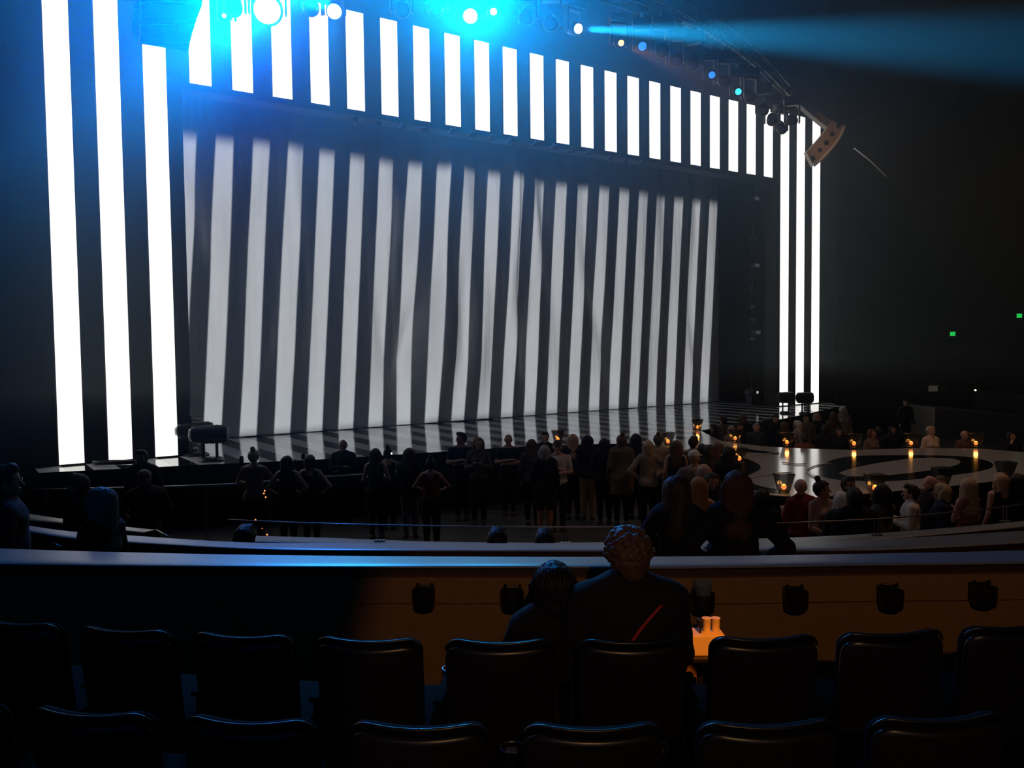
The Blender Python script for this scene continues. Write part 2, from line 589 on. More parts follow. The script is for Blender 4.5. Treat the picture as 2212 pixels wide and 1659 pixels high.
for s0, s1, off, lb in ((2.3, 13.05, 0.0, 'near half of the white stage curtain lit in blurred vertical stripes'),
                        (12.9, 22.62, 0.13, 'far half of the white stage curtain lit in blurred vertical stripes')):
    bm = bmesh.new()
    ns, nz = int((s1 - s0) / 0.06), 36
    g = []
    for i in range(ns + 1):
        s = s0 + (s1 - s0) * i / ns
        g.append([bm.verts.new(SP(s, 2.8 + off + curt_n(s, z), z)) for z in [STG + 0.015 + (9.9 - STG) * j / nz for j in range(nz + 1)]])
    for i in range(ns):
        for j in range(nz):
            bm.faces.new((g[i][j], g[i + 1][j], g[i + 1][j + 1], g[i][j + 1]))
    o = ob('stage_curtain', bm, M_CURT, None, True)
    md = o.modifiers.new('thickness', 'SOLIDIFY'); md.thickness = 0.006
    tag(o, lb, 'curtain')
bm = bmesh.new(); sbox(bm, 2.2, 22.8, 2.7, 3.1, 9.93, 10.0)
tag(ob('curtain_track', bm, M_DARKMET), 'dark track the striped stage curtain hangs from', 'curtain track')


# ---------------------------------------------------------------- lighting fixtures
def lens_dir_rot(d):
    return Vector(d).normalized().to_track_quat('Z', 'Y').to_matrix()


def moving_head(loc, direction, lens_mat, rad, label, lit, size=1.0):
    """hung moving light: loc is the lens centre"""
    d = Vector(direction).normalized()
    Rm = lens_dir_rot(d)
    root = empty('moving_light', loc)
    c = -d * 0.17 * size                       # head centre
    ax = d.cross(Vector((0, 0, 1))).normalized()
    rz = math.atan2(ax.y, ax.x)
    Rz = Matrix.Rotation(rz, 3, 'Z')
    bm = bmesh.new()
    hr = max(rad * 1.08, 0.12 * size)
    hs = [(hr * 0.6, -0.36 * size), (hr * 0.95, -0.30 * size), (hr * 1.1, -0.12 * size), (hr * 1.12, -0.03), (hr * 1.0, -0.005), (rad, -0.012)]
    lathe(bm, hs, (0, 0, 0), 18, Rm)
    hd = ob('lamp_head', bm, M_DARKMET, root, True, 40)
    bm = bmesh.new(); lathe(bm, [(rad * 0.98, -0.02), (rad * 0.98, 0.0), (rad * 0.7, rad * 0.12), (rad * 0.2, rad * 0.17)], (0, 0, 0), 20, Rm)
    ob('lens', bm, lens_mat, hd, True)
    w = hr * 1.12 + 0.04 * size
    top = 0.36 * size
    bm = bmesh.new()
    for sg in (-1, 1):
        box(bm, c + ax * (w * sg) + Vector((0, 0, top / 2 - 0.05 * size)), (0.035 * size, 0.12 * size, top + 0.1 * size), Rz, 0.01)
    box(bm, c + Vector((0, 0, top)), (2 * w + 0.035 * size, 0.14 * size, 0.05 * size), Rz, 0.01)
    ob('yoke', bm, M_DARKMET, root)
    bm = bmesh.new()
    box(bm, c + Vector((0, 0, top + 0.11 * size)), (0.40 * size, 0.28 * size, 0.16 * size), Rz, 0.03 * size)
    ob('base_box', bm, M_PLAST, root)
    bm = bmesh.new()
    tube(bm, [c + Vector((0, 0, top + 0.18 * size)), c + Vector((0, 0, top + 0.34 * size))], 0.025, 8)
    ob('clamp', bm, M_METAL, root)
    tag(root, label, 'stage light', 'moving lights along the curved truss')
    return root


LENSDARK = mat('dark_lens', (0.02, 0.03, 0.05), 0.05, spec=1.0, var=0)
lit_labels = [
    'blinding blue stage light shining at the audience, widest glare on the truss',
    'bright round cyan stage light just above the fifth header strip',
    'bright round cyan stage light in the middle of the truss, above the header strips',
    'white-blue stage light throwing a long blue beam sideways across the hall',
    'small pinkish white stage light beside the middle cyan light',
    'small glowing amber stage light with a faint orange beam',
    'stage light with a dim blue lens next to the amber one',
    'stage light with a small deep blue lens over the bend of the truss',
    'stage light with a small turquoise lens near the far end of the truss',
    'tiny pale blue stage light between the loudspeaker cluster and the blue glare']
for (p, colr, em_s, pw, aim, deg, rad), lb in zip(LIT, lit_labels):
    a = onz(p[0], p[1], TRZ)
    t = Vector(aim) if aim else (aty(2380, 108, 9) if pw else Vector((a.x * 0.6, 0, 3)))
    if p[0] == 1342: t = Vector((5, 6, 3))
    lm = glow('lens_glow', tuple(min(1, c * 0.7 + (0.3 if em_s > 20 else 0)) for c in colr) if em_s > 20 else colr, em_s)
    moving_head(a, t - a, lm, rad, lb, True)

unlit = [(505, 22), (672, 18), (870, 24), (938, 22), (1135, 42), (1190, 52), (1432, 112), (1462, 132), (1495, 140), (1567, 178), (1622, 212),
         (1648, 240), (1668, 262), (1692, 282), (1712, 262)]
ulab = ['unlit stage light next to the blue glare, dark against the fifth strip', 'unlit stage light biting into the top of the seventh light strip',
        'unlit stage light with its curved rim seen above the ninth strip', 'unlit stage light on the truss short of the middle cyan light',
        'unlit stage light on the truss past the pinkish white one', 'unlit stage light hanging just before the long blue beam',
        'unlit stage light with grey rim beyond the dim blue lens',
        'unlit stage light with grey rim ahead of the deep blue lens', 'unlit stage light touching the deep blue one',
        'unlit stage light between the deep blue and turquoise lenses', 'unlit stage light over the top of the twenty-first header strip',
        'unlit stage light over the top of the last but one header strip', 'unlit stage light over the top of the last header strip',
        'lowest unlit stage light at the far end of the truss', 'unlit stage light sticking out sideways at the far truss end']
for (x, y), lb in zip(unlit, ulab):
    a = onz(x, y, TRZ)
    moving_head(a, (random.uniform(-0.6, 0.3), -1, random.uniform(-1.4, -0.5)), LENSDARK, 0.12, lb, False, 1.15)

# curved truss
tp = [(484, 34), (722, 25), (1016, 33), (1180, 47), (1290, 72), (1400, 105), (1495, 140), (1567, 178), (1630, 222), (1692, 278)]
path = [onz(x, y, TRZ) for x, y in tp]
path = [path[0] + Vector((-3.6, 0.5, 0))] + path
path = spline([(p.x, p.y, TRZ + 0.78) for p in path], 3)
troot = empty('lighting_truss', path[len(path) // 2])
tl = troot.location.copy()


def tside(p, q):
    t = (q - p).normalized()
    return Vector((-t.y, t.x, 0))


sides = []
for i, p in enumerate(path):
    sides.append(tside(path[max(0, i - 1)], path[min(len(path) - 1, i + 1)]))
for dx, dz, nm in ((-0.2, 0, 'lower_chord'), (0.2, 0, 'lower_chord'), (-0.2, 0.42, 'upper_chord'), (0.2, 0.42, 'upper_chord')):
    bm = bmesh.new(); tube(bm, [p + s * dx + Vector((0, 0, dz)) - tl for p, s in zip(path, sides)], 0.025, 6)
    ob(nm, bm, M_DARKMET, troot, True)
bm = bmesh.new()
for i in range(len(path) - 1):
    for dx in (-0.2, 0.2):
        a = path[i] + sides[i] * dx - tl; b = path[i + 1] + sides[i + 1] * dx - tl
        z1, z2 = (0, 0.42) if i % 2 else (0.42, 0)
        tube(bm, [a + Vector((0, 0, z1)), b + Vector((0, 0, z2))], 0.012, 5)
        tube(bm, [a, a + Vector((0, 0, 0.42))], 0.012, 5)
    tube(bm, [path[i] - sides[i] * 0.2 - tl, path[i] + sides[i] * 0.2 - tl], 0.012, 5)
ob('lattice', bm, M_DARKMET, troot)
for i in (2, 10, 18, 26):
    bm = bmesh.new(); tube(bm, [path[i] + Vector((0, 0, 0.42)) - tl, Vector((path[i].x, path[i].y, 17.0)) - tl], 0.012, 5)
    ob('hanging_cable', bm, M_DARKMET, troot)
tag(troot, 'long curved black lighting truss carrying the stage lights above the stage front', 'truss')

# curved pale catwalk rim and the perforated end panel
cp = [aty(x, y, Y) for x, y, Y in ((1480, 40, 19), (1560, 75, 20.5), (1610, 110, 22), (1660, 152, 24), (1715, 205, 26), (1765, 248, 27.6), (1797, 272, 28.3))]
cs = spline(cp, 4)
bm = bmesh.new()
L_ = []
for i, p in enumerate(cs):
    t = (cs[min(i + 1, len(cs) - 1)] - cs[max(i - 1, 0)]).normalized()
    side = t.cross(Vector((0, -1, 0))).normalized()
    w = 0.06 + 0.075 * i / (len(cs) - 1)
    L_.append([bm.verts.new(p + side * w), bm.verts.new(p - side * w), bm.verts.new(p - side * w + Vector((0, 0.3, 0))), bm.verts.new(p + side * w + Vector((0, 0.3, 0)))])
for a, b in zip(L_, L_[1:]):
    for k in range(4):
        bm.faces.new((a[k], a[(k + 1) % 4], b[(k + 1) % 4], b[k]))
bm.faces.new(L_[0]); bm.faces.new(L_[-1]); bmesh.ops.recalc_face_normals(bm, faces=bm.faces[:])
tag(ob('catwalk_beam', bm, mat('grey_beam', (0.30, 0.28, 0.27), 0.7)), 'grey curved catwalk beam sweeping down towards the perforated panel', 'beam')

PY = 28.0
outer = [aty(x, y, PY) for x, y in ((1824, 272), (1816, 291), (1805, 308), (1789, 327), (1773, 344), (1757, 358))]
innr = [aty(x, y, PY) for x, y in ((1796, 260), (1787, 276), (1777, 290), (1765, 304), (1753, 317), (1742, 328))]
c0 = outer[2]
pr = empty('perforated_panel', c0)
bm = bmesh.new()
A = [[bm.verts.new(p - c0), bm.verts.new(q - c0), bm.verts.new(q - c0 + Vector((0, 0.25, 0))), bm.verts.new(p - c0 + Vector((0, 0.25, 0)))] for p, q in zip(outer, innr)]
for a, b in zip(A, A[1:]):
    for k in range(4): bm.faces.new((a[k], a[(k + 1) % 4], b[(k + 1) % 4], b[k]))
bm.faces.new(A[0]); bm.faces.new(A[-1]); bmesh.ops.recalc_face_normals(bm, faces=bm.faces[:])
ob('curved_fascia', bm, mat('amber_lit_fascia', (0.42, 0.33, 0.25), 0.6), pr)
bm = bmesh.new(); tube(bm, [p - c0 + Vector((0, -0.03, 0)) for p in spline(outer, 3)], 0.05, 8)
ob('pale_rim', bm, M_WHITEP, pr, True)
for x, y in ((1811, 272), (1798, 290), (1785, 309), (1771, 325), (1756, 342)):
    p = aty(x, y, PY - 0.02) - c0
    bm = bmesh.new(); lathe(bm, [(0.075, 0), (0.075, 0.02), (0.05, 0.03)], p, 14, Matrix.Rotation(PI / 2, 3, 'X'))
    ob('round_port', bm, M_BLACK, pr)
tag(pr, 'curved fan-shaped panel with five round ports, lit amber, at the catwalk end', 'panel')
spot('catwalk_end_light', aty(1775, 300, 26.2) + Vector((0.3, 0, -0.8)), aty(1795, 288, 28), 30, (1, 0.5, 0.18), 60, 0.8, 0.03)
bm = bmesh.new(); tube(bm, [aty(1845, 320, 29), aty(1880, 347, 28.5), aty(1915, 381, 28)], 0.02, 6)
tag(ob('ceiling_rail', bm, M_WHITEP, None, True), 'thin pale diagonal rail hanging in the dark beyond the perforated panel', 'rail')

# ---------------------------------------------------------------- loudspeaker cluster
Yc = 11.2
px0 = [(300, 433), (302, 437), (303, 425), (303, 421), (303, 415), (303, 410)]
ys = [-60, 8, 41, 53, 72, 92, 104]
c0 = aty(368, 20, Yc)
cl = empty('loudspeaker_cluster', c0)
cdir = (c0 - Vector((0, 0, EYE))).normalized()
for i in range(6):
    y0, y1 = ys[i], ys[i + 1]
    a = aty(px0[i][0], y0, Yc) - c0; b = aty(px0[i][1], y0, Yc) - c0
    c = aty(px0[min(i + 1, 5)][0] if i < 5 else 306, y1, Yc) - c0
    d = aty((px0[min(i + 1, 5)][1] if i < 5 else 360), y1, Yc) - c0
    if i == 5: c = aty(303, 95, Yc) - c0; d = aty(407, 112, Yc) - c0
    bm = bmesh.new()
    fr_ = [bm.verts.new(v + Vector((0, 0.0, 0.004 * k))) for k, v in zip((-1, -1, 1, 1), (a, b, d, c))]
    bk = [bm.verts.new(v * 0.97 + cdir * 0.55) for v in (a, b, d, c)]
    bm.faces.new(fr_); bm.faces.new(bk)
    for k in range(4): bm.faces.new((fr_[k], fr_[(k + 1) % 4], bk[(k + 1) % 4], bk[k]))
    bmesh.ops.recalc_face_normals(bm, faces=bm.faces[:])
    ob('speaker_box', bm, M_BLACK, cl)
bm = bmesh.new()
tube(bm, [aty(340, -60, Yc + 0.3) - c0, aty(340, -60, Yc + 0.3) - c0 + Vector((0, 0, 17 - aty(340, -60, Yc).z))], 0.02, 6)
tube(bm, [aty(400, -60, Yc + 0.3) - c0, aty(400, -60, Yc + 0.3) - c0 + Vector((0, 0, 17 - aty(400, -60, Yc).z))], 0.02, 6)
ob('hanging_cable', bm, M_DARKMET, cl)
bm = bmesh.new()
pp = [aty(x, y, Yc - 0.05) - c0 for x, y in ((298, -8), (302, 20), (298, 50), (292, 88), (284, 62), (286, 35), (292, 10), (293, -8))]
fv = [bm.verts.new(p) for p in pp]; bv = [bm.verts.new(p + Vector((0, 0.05, 0))) for p in pp]
bm.faces.new(fv); bm.faces.new(bv)
for k in range(len(pp)): bm.faces.new((fv[k], fv[(k + 1) % 8], bv[(k + 1) % 8], bv[k]))
bmesh.ops.recalc_face_normals(bm, faces=bm.faces[:])
ob('side_grille', bm, mat('grey_grille', (0.5, 0.52, 0.55), 0.6, scale=40, var=0.5), cl)
tag(cl, 'tall black hanging loudspeaker cluster in front of the third and fourth light strips', 'loudspeaker')

# small unlit spots under the header
hn = 0
for x, y in ((768, 260), (817, 268), (871, 275), (920, 283), (978, 285), (1021, 292), (1065, 299), (1105, 305), (1159, 313), (1198, 319), (1237, 325), (1273, 331), (1318, 344), (1351, 350),
             (1388, 354), (1421, 359)):
    s, z = onplane(x, y, -0.25)
    r = empty('header_spot', SP(s, -0.25, z)); r.rotation_euler = (0, 0, TH)
    hn += 1
    bm = bmesh.new(); lathe(bm, [(0.05, -0.1), (0.065, -0.06), (0.065, 0.07), (0.05, 0.07)], (0, 0, 0), 10, Matrix.Rotation(R(70), 3, 'X'))
    ob('can', bm, M_DARKMET, r, True)
    bm = bmesh.new(); box(bm, (0, 0.12, 0.06), (0.03, 0.26, 0.03)); box(bm, (0, 0, 0.08), (0.16, 0.02, 0.03))
    ob('bracket', bm, M_METAL, r)
    tag(r, 'tiny black spot on a bracket under the header strips, %s along from the near end' % ORD[hn], 'small spotlight', 'small spots under the header')


# ---------------------------------------------------------------- big drum lights standing on the deck
def drum_light(loc, rz, label, sc=1.0, ring=None):
    root = empty('drum_floor_light', loc, rz)
    bm = bmesh.new()
    prof = [(0.10, -0.37), (0.145, -0.34), (0.158, -0.25), (0.150, -0.22), (0.162, -0.16), (0.154, -0.12), (0.166, -0.05), (0.158, -0.02), (0.168, 0.05),
            (0.160, 0.09), (0.166, 0.15), (0.158, 0.2), (0.16, 0.27), (0.13, 0.35), (0.09, 0.36)]
    lathe(bm, [(r * sc * 1.18, z * sc) for r, z in prof], (0, 0, 0.54 * sc), 22, Matrix.Rotation(PI / 2, 3, 'Y'))
    hd = ob('drum_housing', bm, M_DARKMET, root, True, 50)
    bm = bmesh.new(); lathe(bm, [(0.10 * sc, -0.372 * sc), (0.115 * sc, -0.40 * sc), (0.13 * sc, -0.37 * sc)], (0, 0, 0.54 * sc), 22, Matrix.Rotation(PI / 2, 3, 'Y'), caps=False)
    ob('lens_ring', bm, ring or M_METAL, hd, True)
    for sx in (-0.13, 0.13):
        bm = bmesh.new(); box(bm, (sx * sc, 0, 0.24 * sc), (0.05 * sc, 0.1 * sc, 0.40 * sc), None, 0.01)
        ob('yoke_arm', bm, M_DARKMET, root)
    bm = bmesh.new(); lathe(bm, [(0.27 * sc, 0), (0.27 * sc, 0.02), (0.2 * sc, 0.07 * sc), (0.1 * sc, 0.08 * sc)], (0, 0, 0), 20)
    ob('round_base', bm, M_PLAST, root, True, 40)
    bm = bmesh.new(); tube(bm, [(0.16 * sc, -0.2 * sc, 0.09 * sc), (0.26 * sc, -0.2 * sc, 0.09 * sc)], 0.012, 6)
    ob('carry_handle', bm, M_METAL, root)
    tag(root, label, 'stage light')
    return root


for (x, y), rz, lb in (((455, 995), TH * 0.3, 'big ribbed drum light standing nearest the stage edge beside the near portal leg'),
                       ((424, 984), TH * 0.3, 'ribbed drum light standing behind the one at the stage edge, near leg'),
                       ((402, 972), TH * 0.3, 'ribbed drum light farthest upstage beside the near portal leg')):
    p = onz(x, y, STG); drum_light(Vector((p.x, p.y, STG)), rz, lb)
for (x, y), rz, lb in (((1697, 893), -0.15, 'drum light at the far leg, in front of the innermost full-height strip'),
                       ((1739, 894), -0.1, 'drum light at the far leg, in front of the two outer strips')):
    p = onz(x, y, STG); dl = drum_light(Vector((p.x, p.y, STG)), rz, lb, 0.92, M_DARKMET); dl.scale = (0.74, 1, 1.02)

# side-light tower in the far wing
s, z = onplane(1624, 880, 1.6)
tr = empty('side_light_tower', SP(s, 1.6, STG)); tr.rotation_euler = (0, 0, TH)
bm = bmesh.new(); tube(bm, [(0, 0, 0.02), (0, 0, 8.3)], 0.035, 8); box(bm, (0, 0, 0.02), (0.7, 0.6, 0.04))
ob('pole', bm, M_DARKMET, tr)
for x, y, w, h in ((1628, 430, 16, 8), (1629, 574, 17, 9), (1631, 718, 17, 9)):
    s2, z2 = onplane(x, y, 1.5)
    bm = bmesh.new(); box(bm, (s2 - s, -0.14, z2 - STG), (0.26, 0.2, 0.14), None, 0.01)
    ob('side_lamp', bm, M_DARKMET, tr)
    bm = bmesh.new(); box(bm, (s2 - s, -0.245, z2 - STG), (0.24, 0.01, 0.12))
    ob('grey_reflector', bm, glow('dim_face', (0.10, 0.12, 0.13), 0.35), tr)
for y in (517, 548, 594, 620, 663, 690, 732, 762):
    s2, z2 = onplane(1627, y, 1.5)
    bm = bmesh.new(); lathe(bm, [(0.06, -0.1), (0.08, 0.1), (0.06, 0.1)], (s2 - s, -0.1, z2 - STG), 10, Matrix.Rotation(PI / 2, 3, 'X'))
    ob('small_lamp', bm, M_METAL if y in (663, 732) else M_DARKMET, tr, True)
tag(tr, 'tall dark pole of side lamps with grey faces standing in the far wing', 'lighting tower')
s, z = onplane(1624, 850, 1.0)
r = empty('wing_floor_lamp', SP(s, 1.0, STG)); r.rotation_euler = (0, 0, TH)
bm = bmesh.new(); lathe(bm, [(0.16, -0.2), (0.2, 0.2), (0.17, 0.22)], (0, 0, z - STG), 14, Matrix.Rotation(PI / 2, 3, 'X'))
ob('lamp_head', bm, M_DARKMET, r, True)
bm = bmesh.new(); lathe(bm, [(0.05, 0), (0.04, 0.02)], (0.02, -0.23, z - STG + 0.05), 10, Matrix.Rotation(PI / 2, 3, 'X'))
ob('lens', bm, glow('small_white_lens', (0.8, 0.85, 0.8), 0.6), r)
bm = bmesh.new(); box(bm, (0, 0, (z - STG) / 2), (0.3, 0.3, z - STG - 0.1), None, 0.02)
ob('stand', bm, M_PLAST, r)
tag(r, 'black floor lamp with a faint white glint in the far wing', 'stage light')

# low black monitor posts on the stage rim
for (x, y), lb in (((520, 999), 'small black post on the stage rim nearer the drum lights'), ((654, 993), 'small black post on the stage rim above the bare-shouldered woman')):
    p = onz(x, y, STG)
    bm = bmesh.new(); box(bm, (0, 0, 0.05), (0.075, 0.075, 0.10), None, 0.01); box(bm, (0, 0, 0.11), (0.06, 0.06, 0.03), None, 0.008)
    o = ob('rim_post', bm, M_PLAST); o.location = (p.x, p.y + 0.06, STG); tag(o, lb, 'post', 'posts on the stage rim')


# coiled cable at the near end of the stage
bm = bmesh.new()
pc = onz(245, 1006, STG)
pts = []
for i in range(60):
    a = i * 0.42
    pts.append(Vector((pc.x + 0.42 * math.cos(a) * (1 + 0.1 * math.sin(i)), pc.y - 0.02 + 0.13 * math.sin(a) + 0.1, STG + 0.02 + 0.0012 * i)))
tube(bm, pts, 0.013, 6)
tag(ob('coiled_cable', bm, M_PLAST, None, True), 'coil of black cable lying on the near end of the stage', 'cable')

# ---------------------------------------------------------------- tiers, ledges, rails


def ledge(name, near, far, z, th, m=None, label=None):
    nr = spline([onz(x, y, z) for x, y in near], 6)
    fr = spline([onz(x, y, z) for x, y in far], 6)
    bm = bmesh.new()
    n = max(len(nr), len(fr))

    def samp(P, t):
        f_ = t * (len(P) - 1); i = min(int(f_), len(P) - 2); return P[i].lerp(P[i + 1], f_ - i)
    rows = []
    for i in range(n):
        t = i / (n - 1)
        a = samp(nr, t); b = samp(fr, t)
        W_ = (b - a).length; d = (b - a).normalized()
        row = [Vector((a.x, a.y, z - th))]
        for u, dz in ((0.0, 0.011), (0.010, 0.0085), (0.04, 0.0060), (0.09, 0.0036), (0.15, 0.0018), (0.22, 0.0007), (0.3, 0.0002), (0.42, 0.0)):
            q = a + d * (W_ * u); row.append(Vector((q.x, q.y, z - dz)))
        row += [Vector((b.x, b.y, z)) - d * 0.008, Vector((b.x, b.y, z - 0.008)), Vector((b.x, b.y, z - th))]
        rows.append([bm.verts.new(v) for v in row])
    K_ = len(rows[0])
    for a, b in zip(rows, rows[1:]):
        for k in range(K_): bm.faces.new((a[k], a[(k + 1) % K_], b[(k + 1) % K_], b[k]))
    bm.faces.new(rows[0]); bm.faces.new(rows[-1])
    bmesh.ops.recalc_face_normals(bm, faces=bm.faces[:])
    o = ob(name, bm, m or M_LEDGE, None, True, 35)
    o['kind'] = 'structure'
    return o, nr, fr


def wall_under(name, line, off, z0, z1, m, thick=0.1):
    """curved upright wall following a line, face set back by off"""
    bm = bmesh.new()
    rows = []
    for i, p in enumerate(line):
        t = (line[min(i + 1, len(line) - 1)] - line[max(i - 1, 0)]).normalized()
        s_ = Vector((-t.y, t.x, 0))
        a = p + s_ * off; b = p + s_ * (off + thick)
        rows.append([bm.verts.new((a.x, a.y, z0)), bm.verts.new((a.x, a.y, z1)), bm.verts.new((b.x, b.y, z1)), bm.verts.new((b.x, b.y, z0))])
    for a, b in zip(rows, rows[1:]):
        for k in range(4): bm.faces.new((a[k], a[(k + 1) % 4], b[(k + 1) % 4], b[k]))
    bm.faces.new(rows[0]); bm.faces.new(rows[-1])
    bmesh.ops.recalc_face_normals(bm, faces=bm.faces[:])
    return struct(name, bm, m)


Z1, Z2, Z3 = 2.3, 1.95, 1.6
F0, F1, F2 = 1.47, 0.95, 0.6
o, n1, f1 = ledge('trim_1', [(-900, 1190), (-400, 1204), (0, 1215), (300, 1219), (640, 1221.5), (1106, 1221.5), (1500, 1222), (1893, 1216), (2212, 1212), (2700, 1200), (3400, 1180)],
                  [(-900, 1130), (-400, 1165), (0, 1184), (300, 1193), (640, 1199), (1106, 1202), (1500, 1201), (1893, 1195), (2212, 1188), (2700, 1172), (3400, 1150)], Z1, 0.016)
wall_under('trim_2', n1, 0.05, F0, Z1 - 0.0165, M_BROWN2, 0.08)
# protruding brown panel with a seam
wall_under('trim_3', n1, 0.005, 2.074, 2.226, M_BROWN, 0.044)
wall_under('trim_4', n1, 0.005, F0, 2.067, M_BROWN, 0.044)
o, n2, f2 = ledge('trim_5', [(0, 1135), (130, 1158), (250, 1168), (500, 1182), (700, 1186.5), (1106, 1187.5), (1400, 1188), (1640, 1187), (1893, 1185), (2212, 1170), (2700, 1140), (3300, 1100)],
                  [(0, 1125), (130, 1145), (250, 1154), (500, 1170), (700, 1172.5), (1106, 1173), (1400, 1172), (1640, 1168.5), (1893, 1164), (2212, 1146), (2700, 1115), (3300, 1075)], Z2, 0.016)
wall_under('trim_6', n2, 0.05, F1, Z2 - 0.0165, M_BROWN2, 0.08)
o, n3, f3 = ledge('trim_7', [(541, 1168), (700, 1173), (815, 1178), (1000, 1182), (1290, 1182), (1640, 1174), (1893, 1163), (2212, 1136), (2600, 1095)],
                  [(545, 1157), (700, 1161), (815, 1165.5), (1000, 1170.5), (1290, 1171), (1640, 1163), (1893, 1151.5), (2212, 1125), (2600, 1085)], Z3, 0.016)
wall_under('trim_8', n3, 0.04, F2, Z3 - 0.0165, M_BROWN2, 0.08)
o, n4, f4 = ledge('trim_9', [(-60, 1102), (65, 1122), (120, 1128), (180, 1135)], [(-60, 1090), (65, 1110), (125, 1119), (187, 1127)], Z3, 0.016)
wall_under('trim_10', n4, 0.04, F2, Z3 - 0.0165, M_BROWN2, 0.08)
o, n5, f5 = ledge('trim_11', [(200, 1139), (247, 1143.5), (280, 1146.5), (310, 1149.5)], [(200, 1131), (247, 1135), (290, 1139.5), (337, 1144)], Z3, 0.016)
wall_under('trim_12', n5, 0.04, F2, Z3 - 0.0165, M_BROWN2, 0.08)


def tier(name, near, far, z, m):
    bm = bmesh.new()
    prism(bm, [(p.x, p.y) for p in near] + [(p.x, p.y) for p in reversed(far)], 0, z)
    return struct(name, bm, m)


own = [Vector((-8.5, -6.9, 0)), Vector((11, -6.9, 0))]
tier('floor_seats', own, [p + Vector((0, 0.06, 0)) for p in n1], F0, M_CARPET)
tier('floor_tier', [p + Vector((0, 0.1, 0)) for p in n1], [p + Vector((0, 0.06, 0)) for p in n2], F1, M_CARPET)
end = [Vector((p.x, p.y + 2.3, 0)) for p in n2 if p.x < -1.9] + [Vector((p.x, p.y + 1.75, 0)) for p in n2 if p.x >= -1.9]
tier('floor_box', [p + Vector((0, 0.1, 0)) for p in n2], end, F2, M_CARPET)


def rail(name, pxs, z, r, posts, zf, label):
    root = empty(name, onz(pxs[0][0], pxs[0][1], z)); l0 = root.location.copy()
    P = spline([onz(x, y, z) for x, y in pxs], 5)
    bm = bmesh.new(); tube(bm, [p - l0 for p in P], r, 8); ob('top_rail', bm, M_METAL, root, True)
    for px in posts:
        # point on the rail nearest to that column of the photo
        best = min(P, key=lambda p: abs((p.x) / p.y - (px - 1106) / FPX * 1.0))
        bm = bmesh.new()
        for dx in (-0.018, 0.018):
            tube(bm, [(best.x - l0.x + dx, best.y - l0.y, zf - l0.z), (best.x - l0.x + dx, best.y - l0.y, z - l0.z)], r * 0.45, 6)
        box(bm, (best.x - l0.x, best.y - l0.y, zf - l0.z + 0.006), (0.11, 0.05, 0.012))
        ob('post', bm, M_METAL, root)
    tag(root, label, 'railing')
    return root


rail('ledge_railing', [(493, 1123), (700, 1131), (900, 1135.5), (1100, 1138), (1300, 1138.5), (1480, 1136.5), (1640, 1132), (1893, 1121), (2060, 1106), (2212, 1089), (2500, 1050)],
     Z3 + 0.165, 0.008, (817, 1213, 1560, 1898, 2172), Z3, 'long thin metal railing on low posts along the third ledge from the seats')
rail('stage_barrier_railing', [(60, 1058), (187, 1056), (355, 1052), (430, 1049), (510, 1045.5), (695, 1031), (790, 1025)], 1.05, 0.022, (100, 260, 440, 560, 650, 780), 0.0,
     'metal crowd barrier railing standing before the near end of the stage')
for a, b, lb in ((aty(78, 1158, 7.7), aty(132, 1182, 7.1), 'short sloping handrail in the dark behind the nearest ledge'),
                 (aty(337, 1145, 8.9), aty(366, 1161, 8.2), 'short sloping handrail running down from the small lit ledge')):
    root = empty('sloping_handrail', a)
    bm = bmesh.new(); tube(bm, [(0, 0, 0), b - a], 0.010, 6); ob('bar', bm, M_METAL, root, True)
    for q in (Vector((0, 0, 0)), b - a):
        bm = bmesh.new(); tube(bm, [q, Vector((q.x, q.y, F2 - a.z))], 0.012, 6); ob('post', bm, M_DARKMET, root)
    tag(root, lb, 'handrail')


